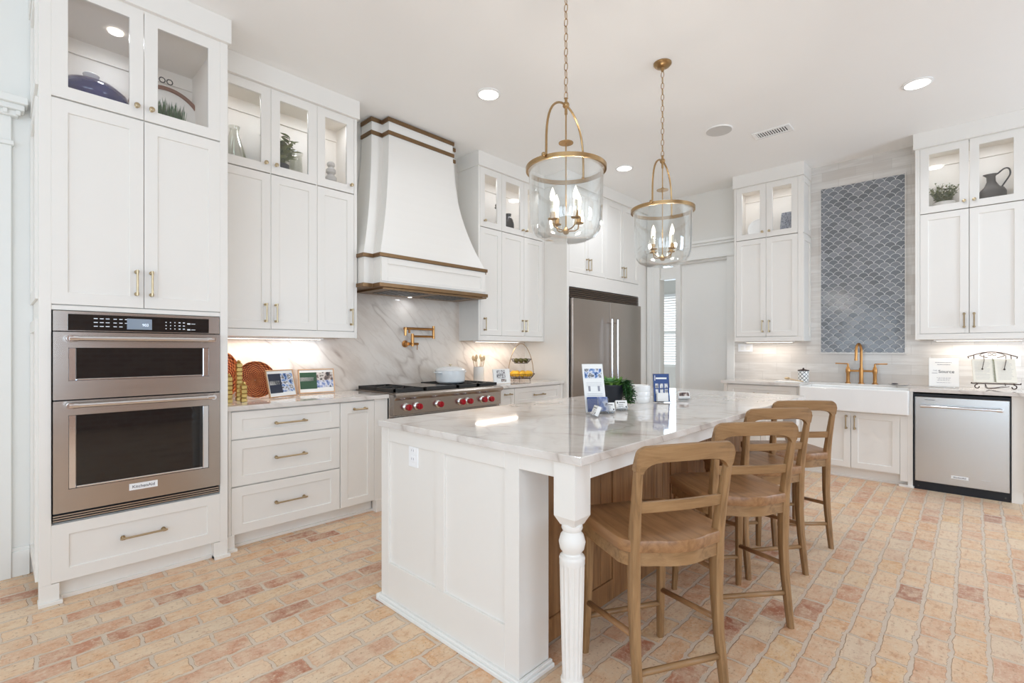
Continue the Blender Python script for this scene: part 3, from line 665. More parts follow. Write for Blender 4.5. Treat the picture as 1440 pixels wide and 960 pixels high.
dd = door(FR, bc, 1.736, 2.013, .100, .874, BF, .056, stt=.085); pull(FR, dd, 1.888, BF, .821, .10, False)
bc = thing('base_cabinet', 'white base cabinet with drawers between the red-knobbed range and refrigerator', 'cabinet', (-3.7, 3.9, 0))
m = MB(FR); m.box(3.385, 4.405, -3.96, -3.402, .095, .882); m.box(3.385, 3.40, -3.402, BF, .095, .882); m.box(4.36, 4.405, -3.402, BF, .095, .882); m.box(3.385, 4.405, -3.50, -3.455, 0, .095)
m.obj('body', 'cab', bc, bevel=.0015)
dd = door(FR, bc, 3.402, 3.60, .100, .874, BF, .045, stt=.085); pull(FR, dd, 3.50, BF, .82, .09, False)
for z0, z1, hz in ((.702, .874, .790), (.404, .694, .552), (.100, .396, .252)):
    dd = door(FR, bc, 3.606, 4.356, z0, z1, BF, .06, name='drawer', stt=.05, stb=.048); pull(FR, dd, 3.98, BF, hz, .17, False)
def slab(name, label, poly, z0, z1, mat='marble', holes=None):
    m = MB(); m.extrude(poly, z0, z1); o = m.obj(name, mat, bevel=.003, seg=2); return tag(o, label, 'countertop')
slab('countertop', 'veined pale stone countertop beside the oven tower, holding baskets and photo frames', [(-3.964, .98), (-3.352, .98), (-3.352, 2.128), (-3.964, 2.128)], .884, .914)
slab('countertop', 'veined pale stone countertop between range and refrigerator, holding the lemon stand', [(-3.964, 3.392), (-3.352, 3.392), (-3.352, 4.400), (-3.964, 4.400)], .884, .914)

# ------------------------------------------------------------------ range with red knobs
rg = thing('range', 'wide stainless steel gas range with red knobs', 'range', (-3.65, 2.76, 0))
MB(FR).box(2.138, 3.376, -3.955, -3.37, .10, .905).box(2.2, 3.32, -3.9, -3.45, 0, .10).obj('body', 'steel', rg, bevel=.002)
m = MB(FR); prof = [(-3.37, .735), (-3.335, .745), (-3.332, .862), (-3.318, .872), (-3.302, .885), (-3.300, .902), (-3.315, .916), (-3.36, .920), (-3.40, .918)]
a = m.ring([(x, 2.16, z) for x, z in prof]); b = m.ring([(x, 3.36, z) for x, z in prof]); m.bridge(a, b, False); m.cap(a); m.cap(b)
m.obj('control_panel', 'steel', rg)
MB(FR).box(2.17, 3.35, -3.95, -3.33, .905, .921).obj('cooktop', 'steel', rg)
MB(FR).box(2.165, 3.355, -3.36, -3.325, .30, .725).obj('oven_door', 'steel', rg, bevel=.003)
for y in (2.277, 2.381, 2.601, 2.848, 2.938, 3.117, 3.205):
    bz = MB().lathe([(.034, 0), (.034, .006), (.028, .012), (.024, .014)], (-3.333, y, .803), (1, 0, 0), 20).obj('knob_bezel', 'chrome', rg)
    MB().lathe([(.021, .012), (.025, .018), (.0255, .045), (.022, .052)], (-3.333, y, .803), (1, 0, 0), 18).box(-3.333+.05, -3.333+.058, y-.004, y+.004, .783, .823).obj('knob', 'red', bz)
def grate(y0, y1, burners=2):
    g = MB(); x0, x1 = -3.93, -3.37; z0, z1 = .925, .952
    for a, b, c, d in ((x0, x1, y0, y0+.016), (x0, x1, y1-.016, y1), (x0, x0+.016, y0, y1), (x1-.016, x1, y0, y1), ((x0+x1)/2-.008, (x0+x1)/2+.008, y0, y1)): g.box(a, b, c, d, .924, z1-.002)
    ym = (y0+y1)/2
    for cx in (x0+.14, x1-.14):
        for k in range(8):
            t = k*PI/4+.0; r0, r1 = .045, .135
            g.tube([(cx+math.cos(t)*r0, ym+math.sin(t)*r0*min(1, (y1-y0)/.28), z1-.012), (cx+math.cos(t)*r1, ym+math.sin(t)*min(r1, (y1-y0)/2-.01), z1-.010)], .006, 6)
    o = g.obj('grate', 'iron', rg)
    for cx in (x0+.14, x1-.14):
        MB().lathe([(.05, .921), (.05, .930), (.036, .932), (.036, .940), (.02, .942)], (cx, ym, 0), (0, 0, 1), 18).obj('burner', 'iron', o)
for a, b in ((2.185, 2.485), (2.85, 3.09), (3.10, 3.34)): grate(a, b)
gd = MB().box(-3.93, -3.42, 2.505, 2.83, .921, .944).obj('griddle_cover', 'steel', rg, bevel=.004)
MB().box(-3.415, -3.372, 2.505, 2.83, .924, .950).obj('griddle_trough', 'iron', rg)

# ------------------------------------------------------------------ range hood
hd = thing('range_hood', 'flared white range hood with aged brass bands', 'range hood', (-3.7, 2.695, 1.70))
HC = 2.695
def hplan(xc, hc, xw, hw, back=-3.962):
    """stepped plan: centre block to xc with half width hc, wings to xw with half width hw"""
    return [(back, HC-hw), (xw, HC-hw), (xw, HC-hc), (xc, HC-hc), (xc, HC+hc), (xw, HC+hc), (xw, HC+hw), (back, HC+hw)]
def hsolid(plans, name, mat, sm=False, bevel=0):
    m = MB(); prev = None
    for p, z in plans:
        cur = m.ring([(x, y, z) for x, y in p])
        if prev: m.bridge(prev, cur, sm)
        else: m.cap(cur)
        prev = cur
    m.cap(prev); return m.obj(name, mat, hd, bevel=bevel)
pb = lambda g=0: hplan(-3.455+g, .583+g, -3.565+g, .668+g)
MBs = []
prof = []
for i in range(15):
    t = i/14; z = 2.045+t*(3.245-2.045); q = (1-t)**2.3
    prof.append((hplan(-3.688+.225*q, .357+.222*q, -3.792+.222*q, .462+.203*q), z))
hsolid(prof, 'canopy', 'cab')
hsolid([(hplan(-3.688, .357, -3.792, .462), 3.245), (hplan(-3.688, .357, -3.792, .462), 3.2895)], 'neck', 'cab')
# apron: stepped box with raised frames
hsolid([(pb(-.006), 1.80), (pb(-.006), 2.02)], 'apron', 'cab')
m = MB(FR); e = -3.461
for a, b, z0, z1 in ((HC-.572, HC-.515, 1.822, 2.015), (HC+.515, HC+.572, 1.822, 2.015), (HC-.515, HC+.515, 1.822, 1.855), (HC-.515, HC+.515, 1.965, 2.015)): m.box(a, b, e, e+.008, z0, z1)
m.obj('apron_frame', 'cab', hd, bevel=.001)
hsolid([(pb(.012), 2.018), (pb(.012), 2.048)], 'lower_band', 'hoodbrass', bevel=.002)
hsolid([(pb(.014), 1.775), (pb(.014), 1.806)], 'bottom_band', 'hoodbrass', bevel=.002)
for z in (3.135, 3.250): hsolid([(hplan(-3.676, .369, -3.780, .474), z), (hplan(-3.676, .369, -3.780, .474), z+.034)], 'upper_band', 'hoodbrass', bevel=.002)
ins = MB(FR).box(HC-.55, HC+.55, -3.90, -3.47, 1.760, 1.776).obj('liner', 'hoodbrass', hd)
m = MB(FR)
for c in (HC-.25, HC+.25):
    for i in range(9): m.box(c-.2+i*.045, c-.2+i*.045+.028, -3.80, -3.52, 1.757, 1.760)
m.obj('baffle_slots', 'black', ins)
for c in (HC-.02,):
    MB().lathe([(.018, 0), (.018, -.004)], (-3.86, c, 1.760), (0, 0, 1), 16).obj('hood_lamp', 'lamp', ins)
    area('hood_lamp', (-3.86, c, 1.75), (0, 0, 0), .04, .04, .5, SOFT, 'DISK')

# pot filler
pf = thing('pot_filler', 'folding brass pot filler tap on the stone splash above the range', 'tap', (-3.96, 2.69, 1.32))
m = MB(); m.lathe([(.034, 0), (.034, .008), (.022, .012), (.016, .06)], (-3.965, 2.690, 1.322), (1, 0, 0), 18); m.obj('wall_flange', 'faucet', pf)
m = MB(); m.tube([(-3.905, 2.69, 1.322), (-3.905, 2.745, 1.322), (-3.905, 2.80, 1.322)], [.014, .013, .012], 10); m.tube([(-3.905, 2.79, 1.322), (-3.905, 2.79, 1.265)], .004, 8); m.obj('valve_lever', 'faucet', pf)
m = MB(); m.tube([(-3.905, 2.735, 1.30), (-3.905, 2.735, 1.42)], .015, 12); m.tube([(-3.905, 2.735, 1.395), (-3.905, 2.995, 1.395)], .0105, 10); m.obj('lower_arm', 'faucet', pf)
m = MB(); m.tube([(-3.905, 2.985, 1.375), (-3.905, 2.985, 1.50)], .0135, 12); m.tube([(-3.905, 2.99, 1.468), (-3.905, 2.64, 1.468)], .0125, 10); m.tube([(-3.905, 2.655, 1.475), (-3.905, 2.655, 1.40)], [.014, .011], 10)
m.tube([(-3.905, 2.70, 1.468), (-3.905, 2.70, 1.425)], .010, 8); m.obj('upper_arm', 'faucet', pf)

# ------------------------------------------------------------------ refrigerator and its surround
TF = -3.33
fs = thing('refrigerator_surround', 'white cabinet surround with four doors above the refrigerator', 'cabinet', (-3.65, 5.22, 0))
m = MB(FR); m.box(4.411, 4.452, -3.978, TF, 0, 3.15); m.box(6.022, 6.06, -3.978, TF, 0, 3.15); m.box(4.452, 6.022, -3.978, TF-.022, 1.99, 3.15); m.box(4.452, 6.022, TF-.05, TF, 1.985, 2.15)
m.box(5.202, 5.232, TF-.022, TF, 2.15, 3.14); m.box(4.452, 6.022, TF-.05, TF-.003, 3.135, 3.15)
m.obj('body', 'cab', fs, bevel=.0015)
MB(FR).box(6.06, 6.278, -3.978, TF-.01, 0, 3.15).obj('filler_panel', 'cab', fs, bevel=.0015)
MB(FR).box(4.395, 6.278, -3.978, TF+.022, 3.15, 3.2895).obj('crown_fascia', 'cab', fs, bevel=.002)
for a, b, hu in ((4.455, 4.826, 4.796), (4.830, 5.200, 4.860), (5.234, 5.626, 5.596), (5.630, 6.020, 5.660)):
    dd = door(FR, fs, a, b, 2.156, 3.132, TF, .058); pull(FR, dd, hu, TF, 2.27, .14)
fr = thing('refrigerator', 'built-in stainless steel refrigerator with two tall doors and top grille', 'refrigerator', (-3.6, 5.24, 0))
MB(FR).box(4.46, 6.015, -3.96, -3.36, .02, 1.975).obj('body', 'steelv', fr)
m = MB(FR); m.box(4.46, 6.01, -3.36, -3.345, 1.862, 1.975); 
m.obj('grille_back', 'rubber', fr)
m = MB(FR)
for i in range(5): m.box(4.462, 6.012, -3.346, -3.322, 1.868+i*.0225, 1.868+i*.0225+.013)
m.obj('grille', 'grille', fr, bevel=.002)
for a, b, hu in ((4.470, 5.246, 5.185), (5.252, 6.022, 5.315)):
    dd = MB(FR).box(a, b, -3.36, -3.29, .12, 1.855).obj('door', 'steelv', fr, bevel=.004)
    h = MB(FR); h.tube([FR(hu, -3.222, .78), FR(hu, -3.222, 1.64)], .013, 12)
    for z in (.82, 1.60): h.tube([FR(hu, -3.29, z), FR(hu, -3.222, z)], .010, 10)
    h.obj('handle', 'chrome', dd)
MB(FR).box(4.47, 6.01, -3.42, -3.38, 0, .115).obj('kick_plate', 'rubber', fr)

# ------------------------------------------------------------------ sink wall base run
SF = -5.77
bc = thing('base_cabinet', 'white base cabinet under the counter left of the farmhouse sink', 'cabinet', (-1.72, 6.0, 0))
m = MB(FS); m.box(-2.10, -1.345, -6.26, SF-.022, .095, .882); m.box(-2.10, -2.06, SF-.022, SF, .0, .882); m.box(-1.352, -1.342, SF-.022, SF, .095, .882); m.box(-2.06, -1.345, -5.90, -5.83, 0, .095)
m.obj('body', 'cab', bc, bevel=.0015)
dd = door(FS, bc, -2.057, -1.354, .702, .874, SF, .06, name='drawer', stt=.05, stb=.048); pull(FS, dd, -1.70, SF, .785, .17, False)
for a, b, h_ in ((-2.057, -1.708, -1.74), (-1.704, -1.354, -1.67)):
    dd = door(FS, bc, a, b, .100, .694, SF, .06); pull(FS, dd, h_, SF, .60, .13)
sc = thing('sink_cabinet', 'white two-door base cabinet beneath the farmhouse sink', 'cabinet', (-.87, 6.0, 0))
m = MB(FS); m.box(-1.340, -.408, -6.26, SF-.022, .095, .66); m.box(-1.340, -1.316, -6.26, SF, .095, .882); m.box(-.445, -.408, -6.26, SF, .0, .882); m.box(-1.34, -1.30, SF-.05, SF, 0, .1)
m.box(-1.30, -.445, SF-.085, SF-.06, 0, .095); m.box(-1.30, -.445, SF-.085, SF-.045, 0, .018); m.box(-1.316, -.445, SF-.022, SF-.002, .61, .655); m.box(-.50, -.445, SF-.022, SF, .05, .655)
m.box(-.51, -.40, SF-.05, SF+.012, 0, .018)
m.obj('body', 'cab', sc, bevel=.0015)
for a, b, h_ in ((-1.312, -.884, -.918), (-.880, -.502, -.848)):
    dd = door(FS, sc, a, b, .110, .652, SF, .058); pull(FS, dd, h_, SF, .555, .135)
fk = thing('farmhouse_sink', 'white apron-front farmhouse sink below the brass faucet', 'sink', (-.865, 5.9, .66))
m = MB(FS); a0, a1, f0, f1 = -1.313, -.432, -6.12, -5.695
m.box(a0, a1, f1-.03, f1, .664, .893); m.box(a0, a0+.03, f0, f1-.03, .664, .893); m.box(a1-.03, a1, f0, f1-.03, .664, .893); m.box(a0+.03, a1-.03, f0, f0+.03, .664, .893); m.box(a0+.03, a1-.03, f0+.03, f1-.03, .664, .69)
m.obj('basin', 'white', fk, bevel=.012, seg=3)
MB().lathe([(.045, .690), (.045, .694), (.02, .694)], (-.87, 5.9, 0), (0, 0, 1), 20).obj('drain', 'chrome', fk)
m = MB(); m.box(-2.12, -1.318, 5.735, 6.265, .884, .914); m.box(-.427, 1.15, 5.735, 6.265, .884, .914); m.box(-1.318, -.427, 6.10, 6.265, .884, .914)
tag(m.obj('countertop', 'marble'), 'veined pale stone countertop along the sink wall', 'countertop')
# faucet
fc = thing('bridge_faucet', 'tall brass bridge faucet with two lever handles behind the sink', 'faucet', (-.85, 6.18, .914))
FX, FY = -.853, 6.18
m = MB(); m.lathe([(.028, 0), (.028, .006), (.018, .012), (.018, .03)], (FX, FY, .914), (0, 0, 1), 16)
pts = [(FX, FY, .92), (FX, FY, 1.10), (FX, FY, 1.25)]
for i in range(1, 13):
    t = PI*i/12; pts.append((FX-.022*(1-math.cos(t))*.6, FY-.058*(1-math.cos(t)), 1.25+.075*math.sin(t)))
pts.append((pts[-1][0]-.002, pts[-1][1]-.004, 1.17)); m.tube(pts, .0125, 12); m.tube([pts[-1], (pts[-1][0], pts[-1][1], 1.155)], .015, 12); m.obj('spout', 'faucet', fc)
m = MB(); m.tube([(FX-.115, FY, 1.045), (FX+.115, FY, 1.045)], .011, 10); m.tube([(FX, FY, .93), (FX, FY, 1.075)], .019, 14); m.obj('bridge', 'faucet', fc)
for s in (-1, 1):
    hx = FX+s*.115
    h = MB(); h.lathe([(.026, 0), (.026, .006), (.017, .014), (.016, .10), (.021, .115), (.021, .145), (.015, .165), (.009, .18), (.009, .205)], (hx, FY, .914), (0, 0, 1), 16); v = h.obj('valve_body', 'faucet', fc)
    h = MB(); h.tube([(hx, FY, 1.118), (hx+s*.05, FY-.02, 1.120), (hx+s*.105, FY-.045, 1.122)], [.007, .006, .0065], 8); h.obj('lever', 'faucet', v)

# dishwasher and end panel
dw = thing('dishwasher', 'stainless steel dishwasher right of the farmhouse sink', 'dishwasher', (-.09, 6.0, 0))
MB(FS).box(-.402, .222, -6.2, -5.79, .02, .868).obj('body', 'black', dw)
MB(FS).box(-.402, .222, -5.79, -5.772, .845, .868).box(-.402, -.394, -5.79, -5.770, .02, .868).box(.215, .222, -5.79, -5.770, .02, .868).obj('surround_gasket', 'rubber', dw)
dd = MB(FS).box(-.392, .213, -5.79, -5.752, .078, .843).obj('door', 'steeldw', dw, bevel=.004)
h = MB(FS); h.tube([FS(-.335, -5.695, .762), FS(.155, -5.695, .762)], .0105, 12)
for u in (-.345, .165):
    s_ = 1 if u < 0 else -1; h.tube([FS(u, -5.752, .762), FS(u, -5.690, .762)], .010, 12); h.tube([FS(u-.006*s_, -5.695, .762), FS(u+.03*s_, -5.695, .762)], .0145, 12)
h.obj('handle', 'chrome', dd)
bd = MB(FS).box(-.148, -.036, -5.752, -5.749, .140, .166).obj('badge', 'plastic', dd)
text('KitchenAid', FS, -.092, -5.7485, .1525, .018, 'ink', bd)
MB(FS).box(-.325, -.255, -5.752, -5.7505, .815, .819).obj('vent_slit', 'ink', dd)
k = MB(FS).box(-.397, .218, -5.80, -5.775, .0, .074).obj('kick_plate', 'rubber', dw)
for u in (-.37, .19): MB().lathe([(.006, 0), (.006, .003)], FS(u, -5.775, .03), (0, -1, 0), 10).obj('screw', 'pitcher', k)
ep = thing('end_cabinet', 'white cabinet end with shaker side at the right edge beside the dishwasher', 'cabinet', (.6, 6.0, 0))
MB(FS).box(.224, 1.1, -6.26, SF-.0, .09, .882).box(.224, .29, SF-.06, SF+.001, 0, .1).box(.29, 1.1, SF-.09, SF-.06, 0, .1).obj('body', 'cab', ep, bevel=.0015)
door(FS, ep, .30, .68, .10, .874, SF+.02, .06)

# ------------------------------------------------------------------ island
isl = thing('kitchen_island', 'large white kitchen island with oak plank side and turned legs', 'kitchen island', (-1.6, 2.7, 0))
IY0, IY1 = 1.345, 4.19
m = MB(); m.box(-2.165, -1.242, IY0+.012, 1.525, .0, .882); m.box(-2.165, -1.325, 1.525, 4.10, .03, .882); m.box(-2.165, -1.385, 1.525, 4.10, 0, .03)
m.obj('body', 'cab', isl, bevel=.0015)
m = MB()   # shaker end panel facing the camera
def endbox(u0, u1, z0, z1): m.box(u0, u1, IY0-.0, IY0+.013, z0, z1)
for u0, u1, z0, z1 in ((-2.19, -2.125, .02, .882), (-1.315, -1.24, .02, .882), (-2.125, -1.315, .812, .882), (-2.125, -1.315, .02, .205), (-1.745, -1.685, .205, .812)): endbox(u0, u1, z0, z1)
m.box(-2.19, -2.165, IY0+.013, 1.53, .02, .882)
m.obj('end_panel_frame', 'cab', isl, bevel=.0012)
m = MB(); m.box(-2.205, -1.222, IY0-.022, IY0+.002, 0, .018); m.box(-2.205, -1.222, IY0-.015, IY0+.001, .018, .032); m.box(-1.24, -1.218, IY0, 1.535, 0, .018); m.box(-1.24, -1.225, IY0, 1.53, .018, .032); m.box(-2.21, -2.19, IY0-.02, 1.53, 0, .03)
m.obj('base_moulding', 'trim', isl, bevel=.003)
# apron under the overhang
m = MB(); m.box(-1.24, -1.06, IY0-.0, IY0+.02, .822, .882); m.box(-.985, -.968, 1.42, 4.15, .822, .882); m.box(-1.24, -1.06, 4.20, 4.22, .822, .882)
m.obj('apron', 'cab', isl, bevel=.001)
# oak side: frames and vertical boards
m = MB(FR); 
spans = []; y = 1.535
while y < 4.05: spans.append((y, min(y+.64, 4.10))); y += .64
for a, b in spans:
    m.box(a, a+.07, -1.322, -1.302, .03, .865); m.box(b-.07, b, -1.322, -1.302, .03, .865); m.box(a+.07, b-.07, -1.322, -1.302, .03, .13); m.box(a+.07, b-.07, -1.322, -1.302, .80, .865)
    n = 5; wd = (b-a-.14)/n
    for i in range(n): m.box(a+.07+i*wd+.002, a+.07+(i+1)*wd-.002, -1.322, -1.309, .13, .80)
m.obj('oak_planks', 'plank', isl, bevel=.002)
MB(FR).box(1.53, 4.10, -1.38, -1.34, 0, .03).obj('toe_kick', 'plank', isl)
def islandleg(y):
    m = MB(); x = -1.015
    m.loft([(x, y, .664, .030, .030), (x, y, .695, .046, .046), (x, y, .882, .046, .046)], 4, 40)
    for i in range(len(m.sm)): m.sm[i] = False
    o = m.obj('leg', 'cab', isl)
    # rotate square sections by construction (4 points at 45 degrees)
    p = MB(); p.lathe([(.030, .668), (.036, .662), (.037, .652), (.034, .645), (.030, .641), (.040, .628), (.0465, .604), (.042, .580), (.031, .566), (.033, .561), (.042, .556), (.045, .548), (.044, .540)], (x, y, 0), (0, 0, 1), 28)
    p.obj('turned_collar', 'cab', o)
    # fluted shaft
    f = MB(); n = 96; prev = None
    for z, r, fl in ((.541, .044, 0), (.528, .044, 0), (.522, .0435, 1), (.40, .041, 1), (.25, .037, 1), (.150, .0345, 1), (.144, .0345, 0), (.135, .035, 0)):
        cur = f.ring([(x+math.cos(2*PI*i/n)*(r-fl*.0035*abs(math.sin(2*PI*i/n*8))**.8), y+math.sin(2*PI*i/n)*(r-fl*.0035*abs(math.sin(2*PI*i/n*8))**.8), z) for i in range(n)])
        if prev: f.bridge(prev, cur)
        prev = cur
    f.obj('fluted_shaft', 'cab', o)
    p = MB(); p.lathe([(.034, .136), (.040, .128), (.040, .118), (.030, .108), (.028, .095), (.040, .075), (.044, .05), (.038, .025), (.030, .0)], (x, y, 0), (0, 0, 1), 28); p.obj('bun_foot', 'cab', o)
islandleg(1.375); islandleg(4.17)
# diagonal-cornered slab
slab('countertop', 'large polished veined stone top of the kitchen island', [(-2.18, 1.318), (-.937, 1.318), (-.937, 4.26), (-2.18, 4.26)], .884, .914)
op = thing('outlet', 'white outlet plate on the end panel of the island', 'outlet', (-1.924, IY0+.012, .72))
MB(FS).box(-1.961, -1.889, -(IY0+.013), -(IY0+.006), .713, .828).obj('plate', 'plastic', op, bevel=.002)
for z in (.752, .792): 
    r_ = MB(FS).box(-1.942, -1.908, -(IY0+.006), -(IY0+.004), z-.014, z+.014).obj('receptacle', 'plastic', op, bevel=.001)
    MB(FS).box(-1.934, -1.932, -(IY0+.004), -(IY0+.0035), z-.004, z+.006).box(-1.919, -1.917, -(IY0+.004), -(IY0+.0035), z-.004, z+.006).obj('slots', 'greyink', r_)
op = thing('outlet', 'white double outlet plate on the tiles under the left wall cabinet', 'outlet', (-2.02, 6.266, 1.23))
MB(FS).box(-2.105, -1.94, -6.266, -6.258, 1.24, 1.335).obj('plate', 'plastic', op, bevel=.002)
MB(FS).box(-2.075, -2.035, -6.258, -6.256, 1.262, 1.313).box(-2.01, -1.97, -6.258, -6.256, 1.262, 1.313).obj('receptacle', 'paper', op, bevel=.001)

# ------------------------------------------------------------------ stools
def make_stool(name, label, loc, rz):
    st = thing(name, label, 'stool', (0, 0, 0), 'counter stools along the island')
    # seat outline
    out = []
    def arc(cx, cy, r, a0, a1, n, ry=None):
        for i in range(n+1):
            t = math.radians(a0+(a1-a0)*i/n); out.append((cx+r*math.cos(t), cy+(ry or r)*math.sin(t)))
    arc(.165, .150, .055, 0, 90, 5); arc(-.165, .150, .055, 90, 180, 5)
    out.append((-.224, .03)); arc(-.135, -.125, .088, 190, 240, 4); arc(0, .0, .235, 245, 295, 8, .245); arc(.135, -.125, .088, 300, 350, 4); out.append((.224, .03))
    m = MB()
    def lay(k, z, dish=0):
        return m.ring([(x*k, y*k, z-dish*0) for x, y in out])
    a = lay(.975, .566); b = lay(.995, .5675); c = lay(1.0, .572); d = lay(1.0, .603); e = lay(.992, .608); f = lay(.975, .610); g = lay(.6, .606); h = lay(.25, .605)
    m.cap(a)
    for p, q in ((a, b), (b, c), (c, d), (d, e), (e, f), (f, g), (g, h)): m.bridge(p, q, True)
    m.cap(h); m.obj('seat', 'woody', st)
    m = MB(); a = lay(.965, .518); b = lay(.965, .5655)
    i_a = m.ring([(x*.88, y*.88, .518) for x, y in out]); i_b = m.ring([(x*.88, y*.88, .5655) for x, y in out])
    m.bridge(a, b); m.bridge(i_a, i_b); m.bridge(a, i_a, False); m.bridge(b, i_b, False); m.obj('apron', 'woodx', st)
    for s in (-1, 1):
        MB().loft([(s*.183, .188, 0, .0135, .0135), (s*.180, .183, .08, .015, .015), (s*.176, .172, .30, .0175, .0175), (s*.175, .168, .50, .019, .019), (s*.175, .168, .562, .019, .019)], 12, 3).obj('leg', 'woodv', st)
        MB().loft([(s*.178, -.222, 0, .014, .015), (s*.177, -.210, .08, .0155, .017), (s*.175, -.190, .22, .017, .019), (s*.174, -.178, .36, .0185, .022), (s*.175, -.178, .50, .020, .025),
                   (s*.176, -.183, .60, .019, .023), (s*.179, -.196, .70, .017, .020), (s*.183, -.213, .80, .0155, .017), (s*.186, -.226, .875, .015, .014)], 12, 3).obj('leg', 'woodv', st)
        MB().tube([(s*.178, .178, .215), (s*.177, -.19, .275)], [.0115, .0115], 10).obj('stretcher', 'woody', st)
    MB().tube([(-.179, .178, .155), (.179, .178, .155)], .0115, 10).obj('stretcher', 'woodx', st)
    MB().tube([(-.177, -.200, .150), (.177, -.200, .150)], .0115, 10).obj('stretcher', 'woodx', st)
    # crest rail
    m = MB(); prev = None; n = 72
    for i in range(n+1):
        t = -1+2*i/n; x = .202*t; y = -.222-.018*(1-t*t); at = abs(t)
        zt = .948-.006*t*t-.040*(1-math.sqrt(max(0, 1-(max(0, (at-.82)/.18))**2)))
        zb = .882-.002*t*t
        if at > .52: zb = .880-.036*(1-math.sqrt(max(0, 1-(min(1, (at-.52)/.33))**2)))
        if at > .90: zb = .846+.010*((at-.90)/.10)**2
        th = .0125
        # a leaning rail, thicker at the foot
        cur = m.ring([(x, y-th*.85-.012, zt-.004), (x, y-.012, zt), (x, y+th*.85-.012, zt-.004), (x, y+th, zb+.004), (x, y, zb), (x, y-th, zb+.004)])
        if prev: m.bridge(prev, cur)
        else: m.cap(cur)
        prev = cur
    m.cap(prev); m.obj('top_rail', 'woodx', st)
    m = MB(); prev = None
    for i in range(11):
        t = -1+2*i/10; x = .176*t; y = -.200-.012*(1-t*t)
        cur = m.ring([(x, y-.013, .744), (x, y+.003, .744), (x, y+.010, .704), (x, y-.006, .704)])
        if prev: m.bridge(prev, cur, False)
        else: m.cap(cur)
        prev = cur
    m.cap(prev); m.obj('back_slat', 'woodx', st, bevel=.002)
    return st
def copy_tree(o, parent=None):
    c = o.copy(); COL.objects.link(c); c.parent = parent
    for ch in list(o.children): copy_tree(ch, c)
    return c
proto = make_stool('counter_stool', 'oak counter stool nearest the camera, beside the near turned leg', None, 0)
SP = [((-.934, 1.768), 61, 'oak counter stool nearest the camera, beside the near turned island leg'),
      ((-.894, 2.494), 51, 'second oak counter stool from the near turned island leg'),
      ((-.975, 3.13), 53, 'third oak counter stool from the near turned island leg'),
      ((-.945, 3.70), 43.5, 'oak counter stool farthest along the island, nearest the sink')]
for i, ((x, y), a, lb) in enumerate(SP):
    o = proto if i == 0 else copy_tree(proto)
    o.location = (x, y, 0); o.rotation_euler.z = math.radians(a); o['label'] = lb

